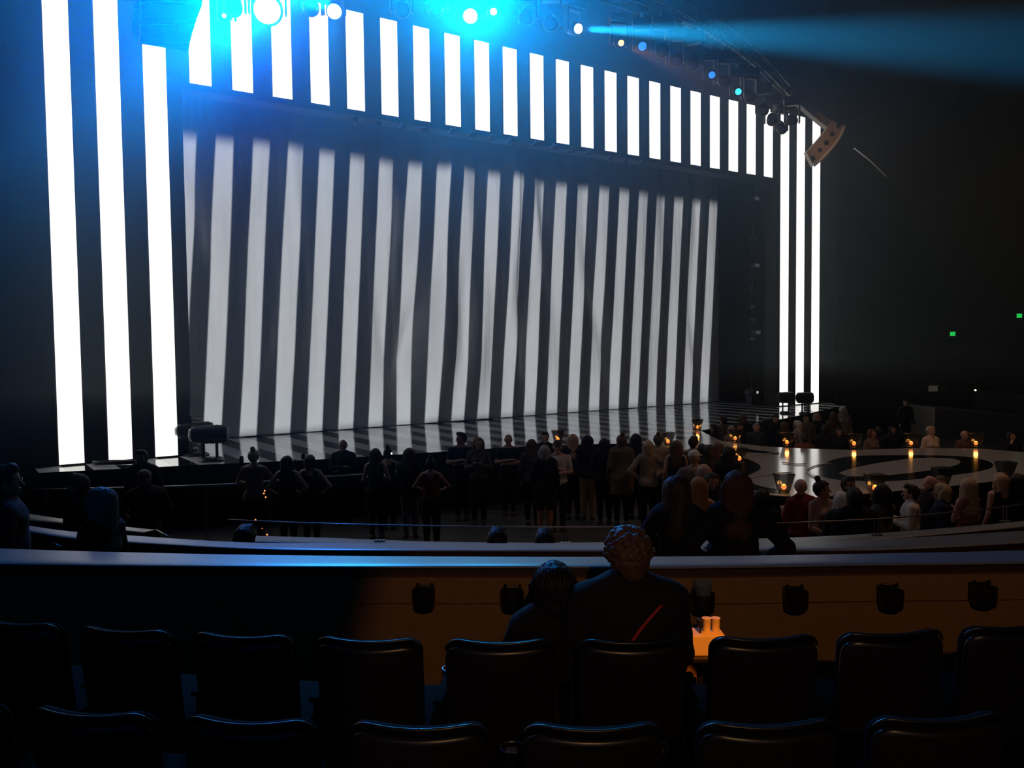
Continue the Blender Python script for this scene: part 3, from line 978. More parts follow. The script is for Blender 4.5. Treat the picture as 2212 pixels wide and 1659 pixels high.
# ---------------------------------------------------------------- far right: side tiers, booth, exits
for k, (px, Y, th) in enumerate((([(2020, 881), (2100, 888), (2212, 899), (2400, 920)], 30, 0.12), ([(2125, 845), (2180, 849), (2212, 853), (2400, 868)], 35, 0.12))):
    P = [aty(x, y, Y) for x, y in px]
    bm = bmesh.new()
    prism(bm, [(p.x, p.y) for p in P] + [(p.x, p.y + 2) for p in reversed(P)], 0, 1)
    for v in bm.verts:
        if v.co.z > 0.5:
            i = min(range(4), key=lambda j: abs(P[j].x - v.co.x)); v.co.z = P[i].z
    struct('trim_%d' % (13 + k), bm, mat('dim_side_parapet', (0.20, 0.19, 0.17), 0.7))
seat_px = [(2150, 900), (2168, 903), (2186, 905), (2204, 907)]
for k, (sx, sy) in enumerate(((2058, 721), (2202, 682))):
    Y = 46
    p = aty(sx, sy, Y)
    e = empty('exit_sign', p)
    bm = bmesh.new(); box(bm, (0, 0.04, 0), (0.33, 0.06, 0.27), None, 0.01); ob('housing', bm, M_PLAST, e)
    bm = bmesh.new(); box(bm, (0, 0.0, 0), (0.28, 0.02, 0.22)); ob('green_face', bm, glow('green_glow', (0.02, 0.75, 0.12), 1.0), e)
    t = bpy.data.curves.new('exit_font', 'FONT'); t.body = 'EXIT'; t.size = 0.15; t.extrude = 0.004; t.align_x = 'CENTER'; t.align_y = 'CENTER'
    tmp = bpy.data.objects.new('exit_font', t); COL.objects.link(tmp)
    bpy.context.view_layer.update()
    tme = bpy.data.meshes.new_from_object(tmp.evaluated_get(bpy.context.evaluated_depsgraph_get()))
    bpy.data.objects.remove(tmp)
    to = bpy.data.objects.new('exit_lettering', tme); COL.objects.link(to); to.parent = e
    to.location = (0, -0.016, 0); to.rotation_euler = (PI / 2, 0, 0); tme.materials.clear(); tme.materials.append(mat('dark_green_letters', (0.01, 0.1, 0.03), 0.5, emit=(0.01, 0.35, 0.06), es=1.0, var=0))
    bm = bmesh.new(); tube(bm, [(0, 0.04, 0.13), (0, 0.04, 17 - p.z)], 0.012, 6); ob('drop_rod', bm, M_DARKMET, e)
    tag(e, ['glowing green EXIT sign, the one hanging lower and nearer the stage', 'glowing green EXIT sign, the higher one at the photo edge'][k], 'exit sign')

p = aty(2010, 850, 33)
bt = empty('control_booth', (p.x, p.y, 0))
bm = bmesh.new(); box(bm, (0.3, 0.4, 0.75), (2.6, 1.0, 1.5), None, 0.02); ob('desk', bm, M_BLACK, bt)
bm = bmesh.new(); box(bm, (-0.02, 0, p.z + 0.1), (0.62, 0.06, 0.72), None, 0.01); box(bm, (-0.28, 0.0, p.z + 0.05), (0.1, 0.1, 0.8)); ob('monitor', bm, M_DARKMET, bt)
bm = bmesh.new(); box(bm, (0.08, -0.04, p.z + 0.08), (0.36, 0.01, 0.46)); ob('dim_screen', bm, glow('dim_screen', (0.45, 0.36, 0.28), 0.055), bt)
bm = bmesh.new(); tube(bm, [(0.55 + 0.12 * math.cos(a), 0, p.z + 0.15 + 0.14 * math.sin(a)) for a in [i * PI / 8 for i in range(16)]], 0.012, 6, closed=True); ob('lamp_ring', bm, M_METAL, bt)
tag(bt, 'dark control booth with a dimly glowing monitor beyond the runway', 'control booth')
p = aty(2107, 843, 33)
r = empty('booth_lamp', p)
bm = bmesh.new(); lathe(bm, [(0.03, -0.03), (0.04, 0), (0.02, 0.03)], (0, 0, 0), 10); ob('bulb', bm, glow('tiny_lamp', (1, 0.75, 0.5), 5), r)
bm = bmesh.new(); tube(bm, [(0, 0, -0.03), (0, 0, -p.z + 0.01)], 0.012, 6); ob('stem', bm, M_DARKMET, r)
tag(r, 'tiny white lamp on a stem in the dark right of the control booth', 'lamp')


# ================================================================ footlights on the runway rim
M_BULBOFF = mat('unlit_amber_bulb', (0.35, 0.16, 0.05), 0.3, var=0)


def footlight(base, rz, label, lit=True):
    root = empty('footlight_lamp', base, rz)
    bm = bmesh.new(); lathe(bm, [(0.085, 0), (0.09, 0.012), (0.05, 0.03), (0.03, 0.045)], (0, 0, 0), 16); ob('base', bm, M_DARKMET, root, True, 40)
    bm = bmesh.new(); lathe(bm, [(0.012, 0.045), (0.034, 0.062), (0.042, 0.085), (0.036, 0.108), (0.014, 0.13)], (0, 0, 0), 14); ob('amber_bulb', bm, M_AMBER if lit else M_BULBOFF, root, True)
    bm = bmesh.new()
    # flared shade: open bowl of four thin panes with a dark rim
    b0, t0, z0, z1, th = 0.075, 0.135, 0.03, 0.29, 0.005
    cor = [(-1, -0.7), (1, -0.7), (1, 0.7), (-1, 0.7)]
    for i in range(4):
        a, c = cor[i], cor[(i + 1) % 4]
        vs = [Vector((a[0] * b0, a[1] * b0, z0)), Vector((c[0] * b0, c[1] * b0, z0)), Vector((c[0] * t0, c[1] * t0, z1)), Vector((a[0] * t0, a[1] * t0, z1))]
        nn = (vs[1] - vs[0]).cross(vs[3] - vs[0]).normalized() * th
        lo = [bm.verts.new(v) for v in vs]; hi = [bm.verts.new(v - nn) for v in vs]
        bm.faces.new(lo); bm.faces.new(list(reversed(hi)))
        for k in range(4): bm.faces.new((lo[k], hi[k], hi[(k + 1) % 4], lo[(k + 1) % 4]))
    ob('flared_glass', bm, M_GLASS, root)
    bm = bmesh.new()
    tube(bm, [(x * t0, y * t0, z1) for x, y in cor], 0.0055, 6, closed=True)
    for x, y in cor: tube(bm, [(x * b0, y * b0, z0), (x * t0, y * t0, z1)], 0.004, 5)
    tube(bm, [(x * b0, y * b0, z0) for x, y in cor], 0.006, 6, closed=True)
    ob('rim_frame', bm, M_DARKMET, root)
    tag(root, label, 'footlight', 'footlights round the runway')
    if not lit: return root
    l = bpy.data.lights.new('bulb_light', 'POINT'); l.energy = 5.0; l.color = (1.0, 0.42, 0.08); l.shadow_soft_size = 0.04
    lo = bpy.data.objects.new('bulb_light', l); COL.objects.link(lo); lo.parent = root; lo.location = (0, 0, 0.15)
    tag(root, label, 'footlight', 'footlights round the runway')
    return root


FL = [((1205, 957), None, 'amber footlight with flared glass at the main stage front'),
      ((1443, 962), None, 'amber footlight with pale-rimmed glass among heads at the foot of the runway'),
      ((1507, 930), 0.9, 'amber footlight farthest upstage, on the inner edge next to the leaning dark head'),
      ((1588, 955), 0.6, 'amber footlight on the inner rim where the runway leaves the main stage'),
      ((1597, 1000), None, 'amber footlight on the near rim, the farther of the two before the dark lobe'),
      ((1575, 1019), None, 'amber footlight on the near rim, above the long-haired woman in black'),
      ((1700, 964), 0.1, 'amber footlight on the far rim, beside the bright strip reflections'),
      ((1845, 967), 0.0, 'amber footlight on the far rim, directly behind the black oval'),
      ((1968, 966), 0.0, 'amber footlight on the far rim, beside the curly blond person in white'),
      ((2108, 966), -0.1, 'amber footlight on the far rim nearest the photo edge'),
      ((1693, 1064), None, 'amber footlight on the near rim, over the shoulder of the maroon sweater'),
      ((1890, 1066), None, 'amber footlight on the near rim, above the woman holding up her phone'),
      ((2035, 1050), None, 'footlight with dark glass on the near rim, behind the brown-haired head'),
      ((2172, 1036), None, 'footlight with dark glass on the near rim, above the bare-backed blonde woman')]
for (x, y), rz, lb in FL:
    p = onz(x, y, STG + 0.0)
    footlight(Vector((p.x, p.y, STG + (0.005 if 0 else 0.001))), rz if rz is not None else 0.15, lb, 'dark glass' not in lb)


# ================================================================ theatre seats
def seat_back_mesh(w, h, th, rc, sag, curve, zbase, yoff):
    """rounded, slightly hollow-topped panel, bent round the sitter"""
    out = []
    n = 7
    cs = [(w / 2 - rc, zbase + rc * 0.4, -PI / 2), (w / 2 - rc, zbase + h - rc, 0), (-w / 2 + rc, zbase + h - rc, PI / 2), (-w / 2 + rc, zbase + rc * 0.4, PI)]
    for ci, (cx, cz, a0) in enumerate(cs):
        r_ = rc if ci in (1, 2) else rc * 0.4
        cx2 = (w / 2 - r_) * (1 if cx > 0 else -1)
        for k in range(n + 1):
            a = a0 + PI / 2 * k / n
            out.append([cx2 + r_ * math.cos(a), cz + r_ * math.sin(a)])
        if ci == 1:
            for k in range(1, 12):
                t = k / 12
                out.append([(w / 2 - rc) * (1 - 2 * t), zbase + h])
    pts = []
    for x, z in out:
        u = x / (w / 2)
        zz = z - sag * (1 - u * u) * max(0, (z - zbase) / h) ** 3
        pts.append((x * (1 - 0.04 * (1 - (z - zbase) / h)), zz))
    bm = bmesh.new()
    cxm, czm = 0, zbase + h / 2
    rings = []
    for sc, y in ((0.90, -th / 2), (0.975, -th / 2 + th * 0.08), (1.0, -th * 0.15), (1.0, th * 0.15), (0.97, th / 2 - th * 0.08), (0.88, th / 2)):
        ring = []
        for x, z in pts:
            X = cxm + (x - cxm) * sc if abs(x) > 0 else 0
            Z = czm + (z - czm) * (1 - (1 - sc) * w / h)
            tilt = (Z - zbase) * 0.14
            ring.append(bm.verts.new((X, y + yoff - tilt + curve * (X / (w / 2)) ** 2, Z)))
        rings.append(ring)
    m = len(pts)
    for a, b in zip(rings, rings[1:]):
        for i in range(m): bm.faces.new((a[i], a[(i + 1) % m], b[(i + 1) % m], b[i]))
    # caps as strips so the bend is followed
    for ring, flip in ((rings[0], False), (rings[-1], True)):
        c = bm.verts.new((0, sum(v.co.y for v in ring) / m - curve * 0.4, czm))
        inn = [bm.verts.new(v.co.lerp(c.co, 0.5) + Vector((0, -curve * 0.5 * (v.co.x / (w / 2)) ** 2 * 0.5, 0))) for v in ring]
        for i in range(m):
            bm.faces.new((ring[i], ring[(i + 1) % m], inn[(i + 1) % m], inn[i]))
            bm.faces.new((inn[i], inn[(i + 1) % m], c))
    bmesh.ops.recalc_face_normals(bm, faces=bm.faces[:])
    return bm


def make_seat():
    root = empty('theatre_seat', (0, 0, 0))
    top = 0.905
    b = ob('backrest', seat_back_mesh(0.455, 0.56, 0.05, 0.07, 0.012, 0.05, top - 0.56, 0.035), M_SEAT, root, True, 60)
    ob('back_shell', seat_back_mesh(0.458, 0.54, 0.03, 0.07, 0.012, 0.05, top - 0.565, 0.0), M_SEATRIM, root, True, 60)
    bm = bmesh.new()
    P = []
    w, h, rc, zb, sag, curve, yoff = 0.458, 0.56, 0.07, top - 0.56, 0.012, 0.05, 0.008
    for k in range(41):
        u = -1 + 2 * k / 40
        if abs(u) > 0.75:
            a = (abs(u) - 0.75) / 0.25 * R(75)
            x = (w / 2 - rc + rc * math.sin(a)) * (1 if u > 0 else -1); z = zb + h - rc + rc * math.cos(a)
        else:
            x = (w / 2 - rc) * u / 0.75; z = zb + h
        v = x / (w / 2)
        z -= sag * (1 - v * v)
        P.append((x, yoff - (z - zb) * 0.14 + curve * v * v, z + 0.001))
    tube(bm, P, 0.0065, 8); ob('top_piping', bm, M_SEATRIM, root, True)
    bm = bmesh.new(); box(bm, (0, 0.30, 0.42), (0.46, 0.46, 0.10), Matrix.Rotation(R(3), 3, 'X'), 0.035); ob('seat_cushion', bm, M_SEAT, root, True, 50)
    bm = bmesh.new(); box(bm, (0, 0.2, 0.19), (0.07, 0.16, 0.38), None, 0.01); box(bm, (0, 0.2, 0.01), (0.22, 0.3, 0.02), None, 0.005)
    ob('pedestal', bm, M_DARKMET, root)
    bm = bmesh.new()
    box(bm, (0.278, 0.23, 0.585), (0.045, 0.34, 0.026), None, 0.010)
    box(bm, (0.278, 0.14, 0.43), (0.03, 0.10, 0.29), None, 0.008)
    arm = ob('armrest', bm, M_SEAT, root, True, 50)
    bm = bmesh.new(); box(bm, (0.278, 0.405, 0.590), (0.046, 0.05, 0.024), None, 0.008); ob('arm_highlight', bm, M_ARMGLINT, arm, True, 50)  # paler block imitates the small highlight at the armrest end
    bm = bmesh.new()
    tube(bm, [(0.278 + 0.047 * math.cos(a), 0.455 + 0.047 * math.sin(a), 0.582) for a in [i * PI / 9 for i in range(18)]], 0.006, 6, closed=True)
    ob('cup_ring', bm, M_METAL, arm, True)
    return root


M_ARMGLINT = mat('pale_arm_highlight', (0.12, 0.12, 0.125), 0.4, scale=20, spec=0.5)
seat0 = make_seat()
used = [False]


def put_seat(x, y, z, rz, label, group):
    if not used[0]:
        seat0.location = (x, y, z); seat0.rotation_euler = (0, 0, rz)
        seat0['label'] = label; seat0['category'] = 'seat'; seat0['group'] = group; used[0] = True
        return seat0
    return dup(seat0, (x, y, z), rz, label, group)


AC = Vector((0.45, 15.3))         # common centre of the curved rows
rowB = {-5: 'sixth seat to the near-wall side of the curly-haired person, front row of empty seats', -4: 'fifth', -3: 'fourth'}
blab = ['black theatre seat at the very edge, row behind the parapet', 'black theatre seat one in from the dark edge, row behind the parapet',
        'black theatre seat with faint blue rim, third along the row behind the parapet',
        'black theatre seat with blue rim where the amber wall light begins, row behind the parapet',
        'black theatre seat in front of the dark-haired person, row behind the parapet', 'black theatre seat in front of the curly-haired person, row behind the parapet',
        'black theatre seat beside the lit white cups, row behind the parapet', 'black theatre seat one past the lit white cups, row behind the parapet',
        'black theatre seat two past the lit white cups, row behind the parapet', 'black theatre seat three past the lit white cups, row behind the parapet']
for i, k in enumerate(range(-5, 5)):
    Rr = 11.86; a = (0.555 * k + 0.04) / Rr
    put_seat(AC.x + Rr * math.sin(a), AC.y - Rr * math.cos(a), F0 - 0.005, a, blab[i], 'seats of the row behind the parapet')
clab = ['theatre seat with the darkest rim in the nearest row, under the blackest stretch of wall', 'theatre seat second from the dark end of the nearest row, thin grey rim',
        'theatre seat third from the dark end of the nearest row, blue rim', 'theatre seat with blue and brown rim just short of the centre of the nearest row',
        'theatre seat in the middle of the nearest row, right before the curly-haired person', 'theatre seat in the nearest row one past the middle, with a long brown rim line',
        'theatre seat in the nearest row two past the middle, faint rim']
for i, k in enumerate(range(-4, 3)):
    Rr = 12.63; a = (0.57 * k - 0.2) / Rr
    put_seat(AC.x + Rr * math.sin(a), AC.y - Rr * math.cos(a), F0 - 0.005, a, clab[i], 'seats of the nearest row')

# ================================================================ cup holders on the parapet


def wall_y(x):
    b = min(n1, key=lambda p: abs(p.x - x)); return b.y


M_KNOB = mat('shiny_knob', (0.05, 0.045, 0.04), 0.15, 0.8)
cl_ = ['black cup holder on the parapet where the amber light fades out', 'black cup holder on the parapet next to the dark-haired person',
       'black cup holder half hidden between the two seated heads', 'black cup holder with a clear cup standing in it, above the lit white cups', 'black empty cup holder, first past the one with the cup',
       'black empty cup holder, second past the one with the cup', 'black empty cup holder, third past the one with the cup']
for i, (px, py) in enumerate(((913, 1296), (1106, 1296), (1303, 1282), (1517, 1296), (1718, 1292), (1925, 1291), (2125, 1284))):
    Y = 4.72
    p = aty(px, py, Y)
    yw = wall_y(p.x) + 0.004
    h = empty('cup_holder', (p.x, yw - 0.075, p.z))
    bm = bmesh.new()
    lathe(bm, [(0.058, -0.065), (0.064, -0.05), (0.068, 0.0), (0.069, 0.045), (0.060, 0.045), (0.056, -0.04)], (0, 0, 0), 20, None, 0, True)
    ob('cup', bm, M_PLAST, h, True, 40)
    bm = bmesh.new(); box(bm, (0, 0.064, 0.0), (0.11, 0.022, 0.11), None, 0.006); ob('wall_plate', bm, M_PLAST, h)
    for sx in (-0.038, 0.046):
        bm = bmesh.new()
        tube(bm, [(sx, 0.035, 0.03), (sx, 0.035, 0.062)], 0.009, 8)
        lathe(bm, [(0.002, -0.009), (0.009, -0.004), (0.009, 0.004), (0.002, 0.009)], (sx, 0.035, 0.067), 10)
        ob('prong', bm, M_KNOB, h, True)
    tag(h, cl_[i], 'cup holder', 'cup holders along the parapet')
    if i == 3:
        bm = bmesh.new(); lathe(bm, [(0.040, -0.03), (0.052, 0.10), (0.053, 0.105), (0.050, 0.105), (0.038, -0.026)], (0, 0, 0), 20, None, 0, False)
        c = empty('drink_cup', (p.x, yw - 0.075, p.z + 0.01))
        ob('clear_wall', bm, mat('clear_plastic', (0.25, 0.35, 0.4), 0.1, alpha=0.35, var=0), c, True)
        bm = bmesh.new(); lathe(bm, [(0.036, -0.026), (0.042, 0.03), (0.044, 0.055), (0.001, 0.056)], (0, 0, 0), 18, None, 0, True); ob('dark_drink', bm, mat('drink', (0.05, 0.035, 0.03), 0.2), c, True)
        tag(c, 'clear plastic cup with a dark drink standing in the cup holder', 'cup')

# small side table with white carton and cups
p = aty(1512, 1408, 4.34)
TX, TY, TZ = p.x, 4.34, p.z
t = empty('side_table', (TX, TY, F0))
bm = bmesh.new(); box(bm, (0, 0, TZ - F0 - 0.012), (0.30, 0.20, 0.024), None, 0.006); ob('table_top', bm, M_PLAST, t)
bm = bmesh.new(); lathe(bm, [(0.10, 0), (0.10, 0.015), (0.02, 0.03), (0.016, TZ - F0 - 0.026)], (0, 0, 0), 14); ob('pedestal', bm, M_DARKMET, t, True, 40)
tag(t, 'small black side table between the seats and the parapet, under the white carton', 'table')
bm = bmesh.new(); box(bm, (0, 0, 0.055), (0.235, 0.13, 0.11), None, 0.008)
o = ob('paper_carton', bm, M_CREAM); o.location = (TX, TY, TZ); tag(o, 'white paper carton glowing orange under its added spot', 'carton')
for k, (dx, lb) in enumerate(((0.035, 'tall white paper cup on the carton, next to the dark phone'), (0.083, 'tall white paper cup on the carton, on its outer end'))):
    bm = bmesh.new(); lathe(bm, [(0.019, 0), (0.024, 0.068), (0.0255, 0.07), (0.024, 0.072), (0.004, 0.0715)], (0, 0, 0), 18)
    o = ob('paper_cup', bm, M_CREAM, None, True, 50); o.location = (TX + dx, TY, TZ + 0.111); tag(o, lb, 'cup', 'white cups on the carton')
bm = bmesh.new(); box(bm, (0, 0, 0.033), (0.012, 0.06, 0.066), None, 0.003)
o = ob('phone', bm, M_PLAST); o.location = (TX - 0.004, TY, TZ + 0.111); tag(o, 'dark phone standing on edge beside the white cups', 'phone')
spot('added_carton_spot', (1.35, 1.9, 4.9), (TX + 0.01, TY - 0.02, TZ + 0.07), 620, (1.0, 0.27, 0.01), 4.6, 0.3, 0.01)  # added spot without a fixture, makes carton and cups glow orange
p = onz(1404, 1176, Z2)
bm = bmesh.new(); box(bm, (0, 0, 0.0), (0.14, 0.10, 0.003), Matrix.Rotation(R(8), 3, 'Y'))
o = ob('paper_sheet', bm, M_WHITEP); o.location = (p.x, p.y, Z2 + 0.016); o.rotation_euler = (0, 0, 0.3); tag(o, 'pale sheet of paper lying on the second ledge beside the curly head', 'paper')

# ================================================================ PEOPLE
# Bodies are grown as one smooth surface from tapered limbs (distance field -> mesh).


def surfnet(xs, ys, zs, F):
    nx, ny, nz = F.shape
    S = F < 0
    acc = np.zeros((nx - 1, ny - 1, nz - 1, 3)); cnt = np.zeros((nx - 1, ny - 1, nz - 1))
    X, Y, Z = np.meshgrid(xs, ys, zs, indexing='ij')
    G = np.stack([X, Y, Z], -1)
    edges = []
    for ax in range(3):
        sl0 = [slice(None)] * 3; sl1 = [slice(None)] * 3
        sl0[ax] = slice(0, -1); sl1[ax] = slice(1, None)
        a, b = F[tuple(sl0)], F[tuple(sl1)]
        cr = S[tuple(sl0)] != S[tuple(sl1)]
        idx = np.argwhere(cr)
        if not len(idx): continue
        fa = a[cr]; fb = b[cr]; t = (fa / (fa - fb))[:, None]
        P = G[tuple(sl0)][cr] * (1 - t) + G[tuple(sl1)][cr] * t
        o1, o2 = [i for i in range(3) if i != ax]
        for d1 in (0, -1):
            for d2 in (0, -1):
                c = idx.copy(); c[:, o1] += d1; c[:, o2] += d2
                ok = (c >= 0).all(1) & (c[:, 0] < nx - 1) & (c[:, 1] < ny - 1) & (c[:, 2] < nz - 1)
                np.add.at(acc, tuple(c[ok].T), P[ok]); np.add.at(cnt, tuple(c[ok].T), 1)
        edges.append((ax, idx, S[tuple(sl0)][cr]))
    act = cnt > 0
    vid = -np.ones(act.shape, int); vid[act] = np.arange(act.sum())
    V = acc[act] / cnt[act][:, None]
    Q = []
    for ax, idx, sa in edges:
        o1, o2 = [(1, 2), (2, 0), (0, 1)][ax]
        def cell(d1, d2):
            c = idx.copy(); c[:, o1] += d1; c[:, o2] += d2; return c
        cs = [cell(-1, -1), cell(0, -1), cell(0, 0), cell(-1, 0)]
        ok = np.ones(len(idx), bool)
        for c in cs: ok &= (c >= 0).all(1) & (c[:, 0] < nx - 1) & (c[:, 1] < ny - 1) & (c[:, 2] < nz - 1)
        q = np.stack([vid[tuple(c[ok].T)] for c in cs], 1)
        s_ = sa[ok]
        q[~s_] = q[~s_][:, ::-1]
        Q.append(q)
    return V, np.concatenate(Q)


def field(prims, xs, ys, zs, kk=0.03, off=0.0):
    F = np.full((len(xs), len(ys), len(zs)), 0.3)
    for p in prims:
        a, b, ra, rb, sx, sy = p[:6]
        k = p[6] if len(p) > 6 else kk
        a = np.array(a, float); b = np.array(b, float)
        rm = max(ra, rb) * max(sx, sy, 1) + off + 0.10
        lo = np.minimum(a, b) - rm; hi = np.maximum(a, b) + rm
        i0, i1 = np.searchsorted(xs, (lo[0], hi[0])); j0, j1 = np.searchsorted(ys, (lo[1], hi[1])); k0, k1 = np.searchsorted(zs, (lo[2], hi[2]))
        if i1 <= i0 or j1 <= j0 or k1 <= k0: continue
        X = xs[i0:i1, None, None]; Y = ys[None, j0:j1, None]; Z = zs[None, None, k0:k1]
        d = b - a
        dd = np.array([d[0] / sx, d[1] / sy, d[2]]); L2 = dd @ dd + 1e-9
        px, py, pz = (X - a[0]) / sx, (Y - a[1]) / sy, Z - a[2]
        t = np.clip((px * dd[0] + py * dd[1] + pz * dd[2]) / L2, 0, 1)
        D = np.sqrt((px - t * dd[0]) ** 2 + (py - t * dd[1]) ** 2 + (pz - t * dd[2]) ** 2) - (ra + (rb - ra) * t)
        D = D * min(sx, sy, 1.0) - off
        A = F[i0:i1, j0:j1, k0:k1]
        h = np.clip(0.5 + 0.5 * (A - D) / k, 0, 1)
        F[i0:i1, j0:j1, k0:k1] = A * (1 - h) + D * h - k * h * (1 - h)
    return F


def axis(lo, hi, step, fine, fstep):
    """grid coordinates with finer steps inside the given ranges"""
    out = [lo]
    while out[-1] < hi:
        x = out[-1]
        f_ = any(a <= x <= b for a, b in fine)
        nxt = x + (fstep if f_ else step)
        if not f_:
            for a, b in fine:
                if x < a < nxt: nxt = a
        out.append(nxt)
    return np.array(out)


def mesh_of(name, V, Q):
    me = bpy.data.meshes.new(name)
    me.from_pydata(V.tolist(), [], Q.tolist())
    me.update()
    me.polygons.foreach_set('use_smooth', [True] * len(me.polygons))
    return me


HC = np.array((0, 0.015, 1.585))         # head centre of a 1.70 m figure
NK = np.array((0, -0.005, 1.46))


def rotz(p, a, c=(0, 0)):
    ca, sa = math.cos(a), math.sin(a)
    return (c[0] + (p[0] - c[0]) * ca - (p[1] - c[1]) * sa, c[1] + (p[0] - c[0]) * sa + (p[1] - c[1]) * ca, p[2])


def body_prims(sex, pose, turn, seated):
    m = sex == 'm'
    sh = 0.185 if m else 0.160
    hp = 0.088
    P = {'torso': [], 'arm': [], 'fore': [], 'hand': [], 'leg': [], 'foot': [], 'neck': [], 'head': []}
    w = 0.135 if m else 0.112
    P['torso'] += [((-0.06, 0, 0.93), (0.06, 0, 0.93), 0.115, 0.115, 1.0, 0.92),
                   ((0, 0, 0.98), (0, 0.005, 1.12), 0.112 if m else 0.10, w * 0.88, 1.3, 0.98),
                   ((0, 0.0, 1.12), (0, 0, 1.30), w * 0.9, w * 1.02, 1.22, 0.88),
                   ((-sh * 0.72, -0.01, 1.385), (sh * 0.72, -0.01, 1.385), 0.068, 0.068, 1, 1, 0.05),
                   ((0, -0.015, 1.40), (0, -0.008, 1.45), 0.085, 0.055, 1.4, 0.8, 0.05)]
    if not m:
        P['torso'] += [((-0.072, 0.085, 1.265), (-0.070, 0.07, 1.30), 0.058, 0.04, 1, 1, 0.03), ((0.072, 0.085, 1.265), (0.070, 0.07, 1.30), 0.058, 0.04, 1, 1, 0.03),
                       ((-0.07, -0.045, 0.90), (0.07, -0.045, 0.90), 0.095, 0.095, 1.0, 0.95, 0.04)]
    P['neck'] += [((0, -0.012, 1.42), (0, 0.0, 1.53), 0.058 if m else 0.048, 0.052 if m else 0.044, 1, 1, 0.02)]
    # head: skull, face, jaw, nose, brow, ears
    H = [((0, -0.018, 1.605), (0, 0.0, 1.615), 0.094, 0.092, 0.86, 1.0, 0.02), ((0, 0.028, 1.575), (0, 0.05, 1.51), 0.068, 0.036, 0.92, 0.9, 0.03),
         ((0, 0.092, 1.590), (0, 0.112, 1.560), 0.009, 0.014, 1, 1, 0.012), ((-0.03, 0.078, 1.612), (0.03, 0.078, 1.612), 0.012, 0.012, 1, 1, 0.015),
         ((-0.014, 0.092, 1.532), (0.014, 0.092, 1.532), 0.007, 0.007, 1, 1, 0.008), ((-0.012, 0.091, 1.523), (0.012, 0.091, 1.523), 0.008, 0.008, 1, 1, 0.008),
         ((0, 0.082, 1.500), (0, 0.08, 1.498), 0.016, 0.016, 1, 1, 0.015),
         ((-0.083, -0.005, 1.600), (-0.080, 0.0, 1.565), 0.014, 0.009, 0.6, 1.2, 0.006), ((0.083, -0.005, 1.600), (0.080, 0.0, 1.565), 0.014, 0.009, 0.6, 1.2, 0.006),
         ((-0.05, 0.06, 1.56), (-0.045, 0.06, 1.555), 0.02, 0.018, 1, 1, 0.02), ((0.05, 0.06, 1.56), (0.045, 0.06, 1.555), 0.02, 0.018, 1, 1, 0.02)]
    for h in H:
        P['head'].append((rotz(h[0], turn), rotz(h[1], turn)) + h[2:])
    arms = {'down': ((0.245 if m else 0.215, -0.03, 1.12), (0.25 if m else 0.225, 0.05, 0.87), (0.01, 0.03, -1)),
            'phone': ((0.24, 0.03, 1.12), (0.10, 0.25, 1.19), (-0.25, 0.45, 0.55)),
            'cross': ((0.25, 0.06, 1.13), (-0.03, 0.20, 1.15), (-1, 0.05, 0.12)),
            'lean': ((0.32, 0.10, 1.16), (0.20, 0.33, 1.07), (-0.5, 0.6, -0.15)),
            'hip': ((0.37, -0.06, 1.14), (0.20, 0.03, 1.0), (-0.5, 0.6, -0.3)),
            'up': ((0.27, 0.10, 1.20), (0.16, 0.22, 1.42), (-0.2, 0.15, 1)),
            'lap': ((0.24, 0.06, 1.10), (0.12, 0.28, 1.02), (-0.5, 0.7, -0.1))}[pose]
    for sg in (-1, 1):
        S_ = (sg * sh, -0.008, 1.385)
        E = (sg * arms[0][0], arms[0][1], arms[0][2])
        W = (sg * arms[1][0], arms[1][1] + (0.03 * sg if pose == 'cross' else 0), arms[1][2] + (0.05 * sg if pose == 'cross' else 0))
        if pose == 'up' and sg < 0:
            E = (-0.24, 0.03, 1.12); W = (-0.12, 0.25, 1.15)
        if pose == 'down' and sg < 0: W = (W[0], W[1] + 0.03, W[2] + 0.01)
        P['arm'].append((S_, E, 0.056 if m else 0.045, 0.042 if m else 0.035, 1, 1, 0.03))
        P['fore'].append((E, W, 0.043 if m else 0.036, 0.028 if m else 0.023, 1, 1, 0.012))
        D = np.array((arms[2][0] * sg, arms[2][1], arms[2][2]), float)
        if pose == 'up' and sg < 0: D = np.array((0.3, 0.5, 0.4))
        D /= np.linalg.norm(D)
        Wn = np.array(W)
        side = np.cross(D, (0, 0, 1) if abs(D[2]) < 0.8 else (0, 1, 0)); side /= np.linalg.norm(side)
        if abs(D[2]) >= 0.8: side = np.array((0, 1, 0)) - D * D[1]; side /= np.linalg.norm(side)
        nrm = np.cross(side, D)
        if nrm @ np.array((-sg, 0.0, -0.5)) < 0: nrm = -nrm
        # palm
        for o_ in (-0.020, 0.0, 0.020):
            P['hand'].append((Wn + side * o_ * 0.6, Wn + D * 0.080 + side * o_, 0.016, 0.013, 1, 1, 0.012))
        for fi, (o_, ln) in enumerate(((-0.030, 0.060), (-0.010, 0.072), (0.010, 0.076), (0.030, 0.066))):
            b0 = Wn + D * 0.084 + side * o_
            cur = 0.35
            m1 = b0 + (D * math.cos(cur) + nrm * math.sin(cur)) * ln * 0.5
            m2 = m1 + (D * math.cos(cur * 2.6) + nrm * math.sin(cur * 2.6)) * ln * 0.5
            P['hand'].append((b0 - D * 0.01, m1, 0.0088, 0.0082, 1, 1, 0.003)); P['hand'].append((m1, m2, 0.0082, 0.0070, 1, 1, 0.003))
        tb = Wn + D * 0.025 + side * 0.022
        t1 = tb + (side * 0.7 + D * 0.6 + nrm * 0.3) * 0.035
        t2 = t1 + (side * 0.2 + D * 0.85 + nrm * 0.4) * 0.030
